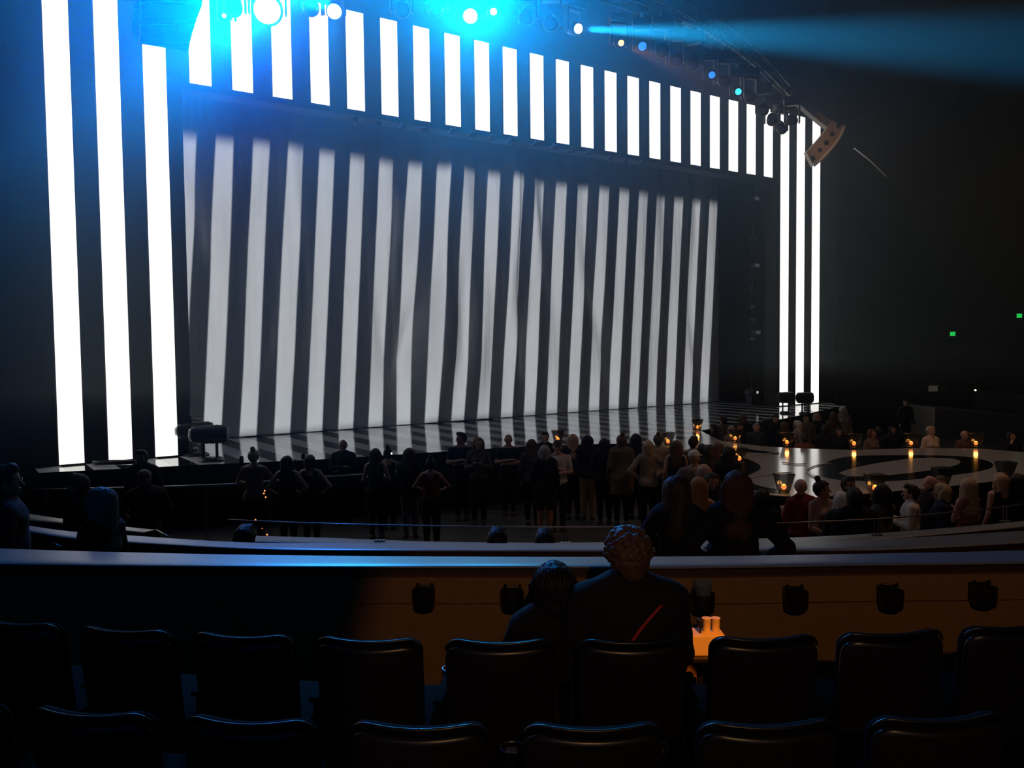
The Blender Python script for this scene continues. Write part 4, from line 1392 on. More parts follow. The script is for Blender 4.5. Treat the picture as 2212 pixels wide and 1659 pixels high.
        P['hand'].append((tb, t1, 0.012, 0.010, 1, 1, 0.006)); P['hand'].append((t1, t2, 0.010, 0.008, 1, 1, 0.004))
        if seated:
            Hh = (sg * 0.09, 0.02, 0.90); K = (sg * 0.13, 0.43, 0.93); A = (sg * 0.12, 0.42, 0.53)
        else:
            Hh = (sg * hp, 0, 0.88); K = (sg * 0.092, 0.02, 0.48); A = (sg * 0.088, -0.015, 0.085)
        P['leg'].append((Hh, K, 0.088 if m else 0.090, 0.056, 1, 1, 0.04)); P['leg'].append((K, A, 0.056, 0.037, 1, 1, 0.02))
        P['leg'].append((np.array(K) + (0, -0.02, -0.07), np.array(K) + (0, -0.025, -0.20), 0.050, 0.042, 1, 1, 0.03))
        P['foot'].append((np.array(A) + (0, -0.03, -0.045), np.array(A) + (0, 0.13, -0.052), 0.036, 0.030, 1.1, 1, 0.02))
    return P


GRID = {}


def grid_for(P, coarse, fstep):
    pts = [np.array(q) for k in P for pr in P[k] for q in (pr[0], pr[1])]
    lo = np.min(pts, 0) - 0.17; hi = np.max(pts, 0) + 0.17
    hp_ = [np.array(q) for pr in P['hand'] for q in (pr[0], pr[1])]
    ax = []
    for i in range(3):
        L = [q[i] for q in hp_ if q[0] < 0]; Rr = [q[i] for q in hp_ if q[0] >= 0]
        fr = []
        for g in (L, Rr):
            if g: fr.append((min(g) - 0.02, max(g) + 0.02))
        hd = {0: (-0.10, 0.10), 1: (-0.03, 0.13), 2: (1.49, 1.64)}[i]
        fr.append(hd)
        ax.append(axis(lo[i], hi[i], coarse, fr, fstep))
    return ax


BODY = {}


def get_body(sex, pose, turn, seated, fine=False):
    key = (sex, pose, turn, seated, fine)
    if key in BODY: return BODY[key]
    P = body_prims(sex, pose, R(turn), seated)
    xs, ys, zs = grid_for(P, 0.013 if fine else 0.019, 0.0055 if fine else 0.0075)
    allp = P['torso'] + P['leg'] + P['foot'] + P['arm'] + P['neck'] + P['head'] + P['fore'] + P['hand']
    F = field(allp, xs, ys, zs, 0.035)
    # eye sockets
    for sx in (-0.032, 0.032):
        e = rotz((sx, 0.100, 1.590), R(turn))
        D = np.sqrt((xs[:, None, None] - e[0]) ** 2 + (ys[None, :, None] - e[1]) ** 2 + (zs[None, None, :] - e[2]) ** 2) - 0.016
        F = np.maximum(F, -D)
    V, Q = surfnet(xs, ys, zs, F)
    g = {'body': mesh_of('person', V, Q), 'P': P, 'fine': fine}
    cx = np.linspace(xs[0], xs[-1], int((xs[-1] - xs[0]) / (0.012 if fine else 0.018)))
    cyy = np.linspace(ys[0], ys[-1], int((ys[-1] - ys[0]) / (0.012 if fine else 0.018)))
    cz = np.linspace(zs[0], zs[-1], int((zs[-1] - zs[0]) / (0.012 if fine else 0.018)))
    g['ax'] = (cx, cyy, cz)
    BODY[key] = g
    return g


def wrinkle(cx, cyy, cz, amp):
    X, Y, Z = cx[:, None, None], cyy[None, :, None], cz[None, None, :]
    return amp * (np.sin(38 * Z + 9 * X + 4 * np.sin(13 * Y)) * np.sin(11 * X + 17 * Y + 5) + 0.5 * np.sin(61 * Z - 23 * X + 14 * Y))


def get_garment(b, seated, kind):
    if kind in b: return b[kind]
    P = b['P']; cx, cyy, cz = b['ax']
    Zb = cz[None, None, :]; Yb = cyy[None, :, None]; Xb = cx[:, None, None]
    torso = P['torso']; thigh = [p for i, p in enumerate(P['leg'])]
    ztop = 1.445
    if kind in ('tee', 'shirt', 'tank', 'jacket', 'coat', 'dress'):
        pr = list(torso)
        if kind in ('tee',): pr += [(p[0], tuple(np.array(p[0]) * 0.35 + np.array(p[1]) * 0.65)) + p[2:] for p in P['arm']]
        if kind in ('shirt', 'jacket', 'coat'):
            pr += P['arm'] + P['fore']
            pr += P['neck'][:0]
        off = {'tee': 0.014, 'shirt': 0.014, 'tank': 0.010, 'jacket': 0.026, 'coat': 0.03, 'dress': 0.012}[kind]
        zb = 0.84
        if kind in ('coat', 'dress') and not seated:
            pr += [((0, 0, 1.0), (0, 0, 0.62 if kind == 'coat' else 0.55), 0.125, 0.165, 1.15, 0.9)]
            zb = 0.60 if kind == 'coat' else 0.54
        F = field(pr, cx, cyy, cz, 0.035, off)
        F = F + wrinkle(cx, cyy, cz, 0.0022)
        F = np.maximum(F, zb - Zb + 0 * F)
        if kind in ('jacket', 'coat', 'shirt'):
            # stand-up collar round the neck
            ring = np.abs(np.sqrt((Xb / 1.05) ** 2 + (Yb + 0.008) ** 2) - 0.066) - 0.012
            ring = np.maximum(ring, np.abs(Zb - 1.455) - 0.032)
            F = np.minimum(F, np.maximum(F, Zb - 1.44)); F = np.minimum(F, ring)
        elif kind == 'tank' or kind == 'dress':
            neck = 1.33 + 1.1 * (Xb ** 2) * 1.5
            F = np.maximum(F, Zb - np.minimum(1.43, 1.345 + 6.0 * np.clip(np.abs(Xb) - 0.05, 0, 1)))
            F = np.maximum(F, np.abs(Xb) - 0.155)
        else:
            F = np.maximum(F, Zb - (ztop - 0.015))
    elif kind in ('trousers', 'shorts', 'skirt'):
        pr = [torso[0], torso[1]] + [q for q in torso[5:] if q[0][2] < 1.0] + P['leg']
        F = field(pr, cx, cyy, cz, 0.03, 0.011) + wrinkle(cx, cyy, cz, 0.002)
        F = np.maximum(F, Zb - 1.03 + 0 * F)
        if not seated: F = np.maximum(F, (0.09 if kind == 'trousers' else 0.50) - Zb)
        else: F = np.maximum(F, 0.56 - Zb)
    elif kind == 'shoes':
        F = field(P['foot'], cx, cyy, cz, 0.02, 0.010)
        F = np.maximum(F, (0.002 if not seated else 0.43) - Zb)
    V, Q = surfnet(cx, cyy, cz, F)
    b[kind] = mesh_of(kind, V, Q)
    return b[kind]


HAIR = {}


def get_hair(style, fine=False):
    key = (style, fine)
    if key in HAIR: return HAIR[key]
    st = 0.006 if fine else 0.010
    lo = {'long': 1.20, 'bob': 1.42}.get(style, 1.48)
    xs = np.arange(-0.17, 0.17, st); ys = np.arange(-0.20, 0.15, st); zs = np.arange(lo - 0.03, 1.80, st)
    X, Y, Z = xs[:, None, None], ys[None, :, None], zs[None, None, :]
    skull = ((0, -0.02, 1.608), (0, 0.002, 1.618), 0.104, 0.100, 0.90, 1.0, 0.02)
    pr = [skull]
    if style == 'short':
        pr += [((0, -0.06, 1.57), (0, -0.06, 1.53), 0.06, 0.045, 1.1, 0.9, 0.03), ((-0.03, 0.05, 1.69), (0.04, 0.05, 1.69), 0.03, 0.03, 1, 1, 0.03)]
    if style == 'long':
        pr += [((0, -0.055, 1.60), (0, -0.085, 1.28), 0.088, 0.080, 1.25, 0.62, 0.04), ((-0.085, -0.01, 1.58), (-0.10, 0.0, 1.36), 0.034, 0.030, 1, 1, 0.03),
               ((0.085, -0.01, 1.58), (0.10, 0.0, 1.36), 0.034, 0.030, 1, 1, 0.03), ((-0.05, -0.08, 1.3), (-0.07, -0.09, 1.22), 0.05, 0.02, 1, 0.7, 0.03),
               ((0.04, -0.08, 1.3), (0.03, -0.10, 1.21), 0.05, 0.02, 1, 0.7, 0.03)]
    if style == 'bob':
        pr += [((0, -0.05, 1.60), (0, -0.06, 1.49), 0.09, 0.075, 1.2, 0.8, 0.03), ((-0.088, 0.0, 1.58), (-0.09, 0.015, 1.49), 0.032, 0.028, 1, 1, 0.03),
               ((0.088, 0.0, 1.58), (0.09, 0.015, 1.49), 0.032, 0.028, 1, 1, 0.03)]
    if style == 'bun':
        pr += [((0, -0.06, 1.56), (0, -0.06, 1.54), 0.05, 0.04, 1.1, 0.9, 0.03), ((0, -0.06, 1.735), (0, -0.062, 1.738), 0.042, 0.04, 1, 1, 0.008)]
    if style == 'curly':
        rr = random.Random(3)
        for i in range(300):
            u = rr.uniform(-1, 1); th = rr.uniform(0, 2 * PI)
            d = np.array((math.sqrt(1 - u * u) * math.cos(th), math.sqrt(1 - u * u) * math.sin(th), u))
            if d[2] < -0.35 and d[1] > -0.2: continue
            if d[1] > 0.55 and d[2] < 0.35: continue
            c = np.array((0, -0.015, 1.612)) + d * np.array((0.094, 0.108, 0.106))
            pr.append((c, c + 0.004, rr.uniform(0.009, 0.016), 0.009, 1, 1, 0.006))
        pr += [((0, -0.07, 1.57), (0, -0.075, 1.53), 0.055, 0.045, 1.2, 0.8, 0.02)]
    if style == 'cap':
        pr = [((0, -0.02, 1.625), (0, 0.002, 1.63), 0.102, 0.099, 0.90, 1.02, 0.02)]
    F = field(pr, xs, ys, zs, 0.03)
    F = F + 0 * X
    if style in ('long', 'bob', 'short', 'bun'):
        ang = np.arctan2(X, -(Y + 0.0))
        F = F + 0.0028 * np.sin(ang * 34 + 5 * np.sin(Z * 14)) + 0.002 * np.sin(ang * 61 + 9 * Z)
    # keep the face free
    face = np.maximum(np.maximum(0.022 - Y, np.abs(X) - 0.072), Z - 1.655)
    if style in ('short', 'bun', 'curly'):
        face = np.minimum(face, np.maximum(-0.02 - Y, Z - 1.575))
    if style in ('long', 'bob'):
        face = np.maximum(np.maximum(0.03 - Y, np.abs(X) - 0.066), Z - 1.66)
    if style == 'cap':
        F = np.maximum(F, 1.625 - Z + 0 * F)
        F = np.minimum(F, field([((-0.035, 0.09, 1.635), (0.035, 0.09, 1.635), 0.052, 0.052, 1, 1, 0.01)], xs, ys, zs, 0.01) + 0)
        br = np.maximum(np.sqrt(X ** 2 + (Y - 0.10) ** 2) - 0.075, np.abs(Z - 1.640 + 0.25 * (Y - 0.09)) - 0.008)
        F = np.maximum(F, -0 * Z - 1); F = np.minimum(np.maximum(field(pr, xs, ys, zs, 0.03), 1.628 - Z), np.maximum(br, 0.04 - Y))
    else:
        F = np.maximum(F, -face)
        inner = field([((0, -0.02, 1.60), (0, 0.0, 1.61), 0.070, 0.068, 0.86, 1.0, 0.02)], xs, ys, zs, 0.02)
        F = np.maximum(F, -inner)
    V, Q = surfnet(xs, ys, zs, F)
    HAIR[key] = mesh_of('cap' if style == 'cap' else 'hair', V, Q)
    return HAIR[key]


_eye = None
SLOTM = {}


def child(name, me, parent, m):
    if not me.materials: me.materials.append(M_BLACK)
    o = bpy.data.objects.new(name, me); COL.objects.link(o); o.parent = parent
    o.material_slots[0].link = 'OBJECT'; o.material_slots[0].material = m
    return o


def person(loc, face, h, label, sex='f', pose='down', turn=0, hair='long', hcol=(0.03, 0.02, 0.015), top='tee', tcol=(0.02, 0.02, 0.025),
           bot='trousers', bcol=(0.012, 0.012, 0.016), skin=None, seated=False, fine=False, width=1.0, tilt=0.0, group=None, roll=0.0):
    """loc: point on the floor (or floor under the seat); face: 0 looks to the stage, 180 to the camera"""
    global _eye
    b = get_body(sex, pose, turn, seated, fine)
    root = child('person', b['body'], None, skin or M_SKIN)
    root.parent = None
    k = h / 1.70 if not seated else h / 1.29
    dz = -0.41 * k if seated else 0.0
    root.location = (loc[0], loc[1], loc[2] + dz)
    root.rotation_euler = (tilt, roll, R(face))
    root.scale = (k * width, k * width, k)
    tag(root, label, 'person', group)
    child({'tee': 't_shirt', 'tank': 'sleeveless_top', 'shirt': 'shirt', 'jacket': 'jacket', 'coat': 'coat', 'dress': 'dress'}[top], get_garment(b, seated, top), root, cmat(tcol, 0.85, 'cloth'))
    if bot and not (top == 'dress' and bot == 'none'):
        if bot != 'none': child(bot, get_garment(b, seated, bot), root, cmat(bcol, 0.85, 'cloth'))
    child('shoes', get_garment(b, seated, 'shoes'), root, M_SHOE)
    if hair != 'bald':
        hh = get_hair(hair, fine)
        o = child('cap' if hair == 'cap' else 'hair', hh, root, cmat(hcol, 0.55, 'hair'))
        o.rotation_euler = (0, 0, R(turn))
    if 100 < (face + turn) % 360 < 300 or fine or abs(turn) > 40:
        if _eye is None:
            bm = bmesh.new(); bmesh.ops.create_uvsphere(bm, u_segments=10, v_segments=8, radius=0.0118)
            _eye = bpy.data.meshes.new('eye'); bm.to_mesh(_eye); bm.free()
            for p_ in _eye.polygons: p_.use_smooth = True
        for sx in (-0.032, 0.032):
            e = child('eye', _eye, root, M_EYE); e.location = rotz((sx, 0.083, 1.590), R(turn))
    return root


BLK = (0.012, 0.012, 0.016); NVY = (0.012, 0.02, 0.05); GRY = (0.12, 0.12, 0.13); WHT = (0.55, 0.53, 0.50); TAN = (0.30, 0.20, 0.14)
H_DK = (0.02, 0.014, 0.012); H_BR = (0.09, 0.05, 0.03); H_BL = (0.42, 0.30, 0.18); H_RD = (0.16, 0.06, 0.03); H_GY = (0.30, 0.28, 0.26); H_WH = (0.6, 0.58, 0.54)
CR1 = 'crowd standing before the stage'; CR2 = 'crowd inside the runway loop'; CR3 = 'crowd on the near side of the runway'
# photo x, photo y of the head top, distance, facing, sex, pose, turn, hair, hair colour, top, colour, bottom, colour, label
PEOPLE = [
    (548, 973, 14.6, 0, 'f', 'lean', 0, 'bun', H_BL, 'tee', (0.20, 0.12, 0.11), 'trousers', BLK, 'woman with blonde updo in a dusty pink top at the barrier', CR1),
    (620, 986, 14.6, 0, 'f', 'hip', 0, 'long', H_DK, 'tank', BLK, 'trousers', BLK, 'woman with long black hair and elbows out, next to the pink top', CR1),
    (670, 984, 14.7, 0, 'f', 'hip', 0, 'bob', H_BR, 'tank', BLK, 'trousers', BLK, 'bare-shouldered woman in a black sleeveless top at the barrier', CR1),
    (741, 951, 16.62, 180, 'm', 'cross', 0, 'bald', H_DK, 'shirt', BLK, 'trousers', BLK, 'bald man in black standing against the stage with folded arms', CR1),
    (811, 970, 15.3, 0, 'f', 'phone', 0, 'long', H_BR, 'tank', BLK, 'trousers', BLK, 'woman with long light brown hair beside the one holding a lit phone', CR1),
    (838, 969, 16.1, 0, 'f', 'phone', 0, 'bun', H_DK, 'tank', BLK, 'trousers', BLK, 'dark-haired woman holding up a lit phone', CR1),
    (884, 969, 15.4, 0, 'f', 'phone', 0, 'long', H_BR, 'jacket', BLK, 'trousers', GRY, 'woman with long wavy brown hair in black, one past the lit phone', CR1),
    (930, 990, 14.4, 0, 'f', 'lean', 0, 'bun', H_DK, 'tank', (0.16, 0.01, 0.015), 'trousers', BLK, 'woman with bare back and sparkling red top', CR1),
    (996, 935, 16.9, 180, 'm', 'cross', -50, 'short', H_DK, 'tee', NVY, 'trousers', BLK, 'tall man in a dark polo shirt with folded arms, head turned aside', CR1),
    (1033, 946, 16.4, 180, 'f', 'phone', 0, 'long', H_RD, 'shirt', (0.08, 0.06, 0.05), 'trousers', BLK, 'woman with long reddish hair facing the seats, next to the tall polo man', CR1),
    (1098, 939, 17.3, 180, 'm', 'cross', 0, 'bald', H_DK, 'tee', BLK, 'trousers', BLK, 'bald man in a black t-shirt facing the seats under the middle stripes', CR1),
    (1148, 950, 16.4, 0, 'f', 'down', 0, 'long', H_BR, 'shirt', (0.05, 0.05, 0.055), 'trousers', BLK, 'woman with long brown hair and grey shirt behind the grey-haired coat wearer', CR1),
    (1177, 934, 17.5, 180, 'm', 'down', 0, 'short', H_DK, 'shirt', BLK, 'trousers', BLK, 'dark figure directly at the stage next to the first footlight', CR1),
    (1176, 963, 15.3, 0, 'f', 'down', 0, 'bob', H_GY, 'coat', BLK, 'shorts', (0.10, 0.02, 0.04), 'woman with grey-blonde bob in a short black coat, bare legs showing', CR1),
    (1204, 953, 15.8, 180, 'm', 'cross', 0, 'cap', H_DK, 'tee', WHT, 'trousers', NVY, 'man in a white t-shirt and dark cap with folded arms', CR1),
    (1237, 939, 16.9, 0, 'f', 'down', 0, 'long', H_BL, 'jacket', BLK, 'trousers', BLK, 'woman with long straight blonde hair in black next to the white t-shirt', CR1),
    (1269, 941, 16.8, 0, 'f', 'down', 0, 'long', H_DK, 'shirt', BLK, 'trousers', TAN, 'dark-haired woman in tan trousers', CR1),
    (1305, 948, 16.4, 0, 'f', 'phone', 0, 'long', H_DK, 'jacket', BLK, 'trousers', BLK, 'dark-haired woman in all black between tan trousers and olive jacket', CR1),
    (1342, 941, 16.2, 0, 'f', 'down', 20, 'bun', H_BR, 'coat', (0.12, 0.09, 0.05), 'trousers', BLK, 'person in a long olive brown jacket with hair up', CR1),
    (1373, 938, 16.9, 0, 'f', 'down', 0, 'long', H_DK, 'jacket', NVY, 'trousers', BLK, 'dark-haired woman in a navy top just past the olive jacket', CR1),
    (1400, 953, 15.8, 0, 'f', 'hip', 0, 'bob', H_BL, 'shirt', (0.28, 0.22, 0.17), 'trousers', BLK, 'blonde woman with pale sleeves under a sequined vest', CR1),
    (1421, 940, 16.6, 0, 'f', 'down', 0, 'bun', H_BR, 'shirt', (0.34, 0.28, 0.20), 'trousers', BLK, 'woman with a top bun in a cream blouse', CR1),
    (1460, 953, 15.6, 0, 'f', 'down', 0, 'long', H_BR, 'tank', NVY, 'trousers', BLK, 'long-haired woman in a navy sleeveless top beside the pale-rimmed footlight', CR1),
    (1498, 944, 16.3, 0, 'm', 'down', -30, 'short', H_DK, 'tee', (0.13, 0.12, 0.05), 'trousers', BLK, 'short-haired man in an olive yellow t-shirt', CR1),
    (1516, 960, 15.7, 0, 'f', 'down', 0, 'bob', H_DK, 'jacket', BLK, 'trousers', BLK, 'dark bob head just past the olive yellow t-shirt', CR1),
    (1532, 963, 15.2, 0, 'm', 'down', 0, 'short', H_DK, 'jacket', BLK, 'trousers', BLK, 'dark short-haired figure among the heads before the footlights', CR1),
    (1551, 957, 15.6, 0, 'f', 'down', 0, 'long', H_BR, 'jacket', BLK, 'trousers', BLK, 'brown long-haired woman nearest the runway rim, in black', CR1),
    (1572, 966, 14.6, 0, 'f', 'down', 30, 'bob', H_DK, 'jacket', BLK, 'trousers', BLK, 'dark-haired person pressed against the runway rim under the farther footlight', CR1),
    (1500, 975, 13.8, 0, 'm', 'lean', -50, 'cap', H_WH, 'tee', (0.22, 0.16, 0.15), 'trousers', BLK, 'man with a pale cap and greyish pink t-shirt looking sideways', CR1),
    (1520, 1005, 12.4, 0, 'f', 'down', 0, 'bob', (0.45, 0.30, 0.24), 'jacket', BLK, 'trousers', BLK, 'strawberry blonde bob below the man with the pale cap', CR1),
    (1539, 1024, 11.7, 180, 'f', 'down', 0, 'long', H_DK, 'jacket', BLK, 'trousers', BLK, 'dark-haired woman whose reddish face looks at the seats', CR3),
    (1508, 1033, 10.8, 0, 'f', 'hip', 0, 'long', (0.35, 0.18, 0.07), 'tank', (0.40, 0.16, 0.04), 'trousers', BLK, 'golden-haired woman with bare shoulders and a top tinted as if lit orange', CR3),  # orange light is put into the colour of her top
    (1647, 1059, 10.6, -20, 'f', 'phone', -30, 'bob', H_DK, 'jacket', BLK, 'trousers', BLK, 'dark-haired person clasping hands, beside the maroon sweater', CR3),
    (1730, 1036, 11.5, 20, 'm', 'phone', -50, 'bald', H_DK, 'shirt', (0.16, 0.015, 0.02), 'trousers', BLK, 'bald man in a maroon sweater at the near rim of the runway', CR3),
    (1776, 1040, 11.2, 200, 'f', 'lap', 50, 'bun', H_DK, 'tank', (0.38, 0.26, 0.22), 'trousers', BLK, 'woman with glasses and pinned-up black hair in a floral top', CR3),
    (1833, 1031, 11.7, 200, 'm', 'down', 0, 'short', H_DK, 'jacket', BLK, 'trousers', BLK, 'young dark-haired man facing the seats, behind the white-haired person', CR3),
    (1818, 1064, 10.5, 0, 'f', 'down', 0, 'bob', H_WH, 'shirt', BLK, 'trousers', BLK, 'white-haired person in black seen from behind', CR3),
    (1846, 1057, 10.2, 0, 'm', 'down', 0, 'short', H_DK, 'jacket', BLK, 'trousers', BLK, 'dark-haired person in black whose back blocks the white-haired one', CR3),
    (1906, 1048, 10.7, 30, 'f', 'up', -50, 'long', H_DK, 'shirt', (0.10, 0.11, 0.12), 'trousers', BLK, 'dark-haired woman in a grey top holding up her phone', CR3),
    (1967, 1048, 11.3, 70, 'm', 'phone', 0, 'short', H_DK, 'shirt', (0.62, 0.52, 0.44), 'trousers', BLK, 'man in a white collared shirt, seen in profile', CR3),
    (2009, 1029, 12.0, 100, 'm', 'down', 0, 'bald', H_BR, 'jacket', BLK, 'trousers', BLK, 'balding man with dark jacket behind the white-shirt man', CR3),
    (2033, 1029, 12.45, 160, 'f', 'down', 0, 'bob', H_BR, 'jacket', BLK, 'trousers', BLK, 'brown-haired person between the balding man and the dark footlight', CR3),
    (2034, 1046, 11.1, 60, 'f', 'down', 0, 'bob', H_BL, 'jacket', NVY, 'trousers', BLK, 'woman with blonde bob in a navy jacket, profile view', CR3),
    (2091, 1035, 11.4, 20, 'f', 'phone', -20, 'long', H_BL, 'tank', (0.22, 0.08, 0.06), 'trousers', BLK, 'woman with wavy blonde hair in a rust sleeveless top', CR3),
    (2161, 1023, 12.0, 10, 'f', 'down', 0, 'bob', H_BL, 'tank', BLK, 'trousers', BLK, 'bare-backed blonde woman near the photo edge', CR3),
    (2198, 1025, 12.0, -10, 'f', 'phone', 0, 'long', H_DK, 'jacket', BLK, 'trousers', BLK, 'dark-haired woman in black at the photo edge, near side of the runway', CR3),
    # inside the loop of the runway
    (1542, 917, 20.7, 60, 'm', 'lean', 0, 'short', H_DK, 'jacket', BLK, 'trousers', BLK, 'dark person leaning on the inner rim by the farthest footlight', CR2),
    (1562, 899, 21.4, 20, 'm', 'down', 0, 'short', H_DK, 'shirt', (0.10, 0.09, 0.09), 'trousers', BLK, 'short-haired man just past the leaning person, dark head over the striped deck', CR2),
    (1581, 921, 20.2, 180, 'f', 'down', 0, 'bob', H_GY, 'shirt', (0.20, 0.17, 0.15), 'trousers', BLK, 'person in a pale blouse above the inner-rim footlight', CR2),
    (1604, 895, 22.0, 10, 'f', 'down', 0, 'bob', H_BR, 'jacket', BLK, 'trousers', BLK, 'brown bob head seen over the striped deck', CR2),
    (1599, 915, 20.6, 170, 'm', 'down', 0, 'short', H_DK, 'shirt', BLK, 'trousers', BLK, 'dark man below the brown bob head', CR2),
    (1634, 915, 20.4, 180, 'm', 'down', 0, 'short', H_GY, 'shirt', (0.03, 0.05, 0.06), 'trousers', BLK, 'grey-haired man with a pale face looking at the seats', CR2),
    (1652, 906, 21.4, 0, 'f', 'down', 0, 'bob', H_DK, 'jacket', NVY, 'trousers', BLK, 'dark bob person right beside the grey-haired pale face', CR2),
    (1675, 897, 22.0, 180, 'm', 'down', 0, 'short', H_DK, 'jacket', BLK, 'trousers', BLK, 'dark-haired man short of the lit-strip reflections', CR2),
    (1694, 912, 20.6, 0, 'f', 'down', 0, 'long', H_BR, 'jacket', BLK, 'trousers', BLK, 'long-haired person right behind the far-rim footlight by the reflections', CR2),
    (1722, 909, 20.9, 90, 'f', 'down', 0, 'bob', H_WH, 'shirt', (0.40, 0.30, 0.25), 'trousers', BLK, 'person in a pale pinkish shirt with light hair', CR2),
    (1741, 896, 22.2, 180, 'm', 'down', 0, 'short', H_DK, 'shirt', (0.14, 0.11, 0.10), 'trousers', BLK, 'dark-haired man in brown behind the pale pink shirt', CR2),
    (1737, 938, 18.6, 0, 'm', 'down', 0, 'short', H_DK, 'shirt', (0.14, 0.06, 0.05), 'trousers', BLK, 'short person in reddish brown low behind the far rim', CR2),
    (1765, 893, 22.6, 180, 'f', 'down', 0, 'bob', H_BL, 'shirt', BLK, 'trousers', BLK, 'blonde bob head beyond the pale pink shirt', CR2),
    (1782, 920, 19.8, 0, 'm', 'down', 0, 'short', H_DK, 'jacket', BLK, 'trousers', BLK, 'dark-haired man in black between the two far-rim footlights', CR2),
    (1800, 891, 23.0, 0, 'f', 'down', 0, 'long', H_BR, 'shirt', (0.10, 0.08, 0.07), 'trousers', BLK, 'long brown-haired woman next to the tall pale-haired figure', CR2),
    (1822, 878, 24.0, 180, 'f', 'down', 0, 'bob', H_WH, 'shirt', (0.30, 0.24, 0.20), 'trousers', BLK, 'pale-haired figure standing tallest at the corner of the stage', CR2),
    (1812, 925, 19.6, 170, 'f', 'down', 0, 'long', H_DK, 'jacket', BLK, 'trousers', BLK, 'dark woman short of the footlight behind the oval', CR2),
    (1884, 928, 19.2, 200, 'f', 'down', 0, 'long', H_BR, 'shirt', (0.16, 0.13, 0.12), 'trousers', BLK, 'brown-haired woman in grey past the footlight behind the oval', CR2),
    (1899, 924, 20.0, 0, 'm', 'down', 0, 'short', H_DK, 'jacket', BLK, 'trousers', BLK, 'dark-haired man half behind the brown-haired woman in grey', CR2),
    (1929, 921, 20.6, 180, 'f', 'down', 0, 'bob', H_DK, 'jacket', BLK, 'trousers', BLK, 'dim dark figure ahead of the curly blond person', CR2),
    (2011, 922, 18.8, 190, 'f', 'down', 0, 'curly', (0.45, 0.34, 0.22), 'shirt', (0.62, 0.52, 0.46), 'trousers', BLK, 'person with curly blond hair in a white shirt behind the far rim', CR2),
    (2084, 931, 18.8, 190, 'm', 'down', 0, 'bald', H_DK, 'shirt', (0.14, 0.07, 0.08), 'trousers', BLK, 'bald man in a dark red shirt next to the last far-rim footlight', CR2),
    (2186, 934, 18.4, 180, 'f', 'up', 0, 'bob', H_DK, 'shirt', BLK, 'trousers', BLK, 'dim person raising an arm at the photo edge beyond the runway', CR2),
    (1957, 864, 27.5, 180, 'm', 'down', 0, 'short', H_DK, 'shirt', BLK, 'trousers', BLK, 'lone dim usher standing in the dark below the monitor', None),
    # near end of the hall
    (306, 974, 14.3, 180, 'm', 'down', 0, 'short', H_DK, 'jacket', BLK, 'trousers', BLK, 'broad dark man before the third light strip', CR1),
    (312, 1018, 11.9, 40, 'm', 'lean', -30, 'cap', (0.10, 0.06, 0.05), 'jacket', (0.07, 0.02, 0.025), 'trousers', BLK, 'man with a cap and dark red jacket before the barrier railing', CR1),
]
for (px, py, Y, fc, sex, pose, turn, hair, hc, tp_, tc_, bo, bc, lb, grp) in PEOPLE:
    p = aty(px, py, Y)
    person((p.x, p.y, 0), fc, p.z, lb, sex, pose, turn, hair, hc, tp_, tc_, bo, bc, group=grp, skin=M_SKIN2 if (px % 3 == 0) else None)

# figures on the tiers
for (px, py, Y, z0, fc, sex, pose, turn, hair, hc, tp_, tc_, lb) in [
    (1590, 1021, 6.15, F1, 0, 'f', 'hip', 0, 'long', (0.08, 0.045, 0.035), 'jacket', BLK, 'woman with long reddish brown hair in black between the ledges'),
    (1466, 1030, 6.3, F1, -25, 'f', 'lean', -20, 'long', (0.05, 0.035, 0.03), 'jacket', BLK, 'woman in black with long dark hair reaching forward, between the ledges'),
    (214, 1057, 5.95, F1, 82, 'f', 'down', 0, 'long', (0.10, 0.16, 0.18), 'jacket', BLK, 'woman with long hair tinted as if lit blue at the near end of the ledges'),  # blue stage light is put into her hair colour
    (10, 1008, 6.3, F1, 300, 'm', 'down', 0, 'short', H_DK, 'jacket', (0.02, 0.03, 0.04), 'man with glasses in profile at the photo edge, dark jacket'),
    (168, 1026, 8.8, F2, 90, 'm', 'down', 0, 'short', H_BR, 'jacket', BLK, 'brown-haired man in profile beneath the first light strip')]:
    p = aty(px, py, Y)
    o = person((p.x, p.y, z0), fc, p.z - z0, lb, sex, pose, turn, hair, hc, tp_, tc_, fine=(px in (1590, 1468, 216, 10)))
    if px == 10:
        bm = bmesh.new()
        for sx in (-0.034, 0.034):
            tube(bm, [(sx + 0.024 * math.cos(a), 0.108, 1.590 + 0.019 * math.sin(a)) for a in [i * PI / 7 for i in range(14)]], 0.002, 5, closed=True)
        tube(bm, [(-0.012, 0.110, 1.594), (0.012, 0.110, 1.594)], 0.002, 5)
        for sx in (-1, 1): tube(bm, [(sx * 0.058, 0.107, 1.596), (sx * 0.084, 0.0, 1.60)], 0.002, 5)
        ob('glasses', bm, M_METAL, o)

# seated pair behind the parapet
def seated_at(px, py, Y, z0, fc, lb, **kw):
    p = aty(px, py, Y)
    return person((p.x, p.y, z0), fc, p.z - z0, lb, seated=True, **kw)


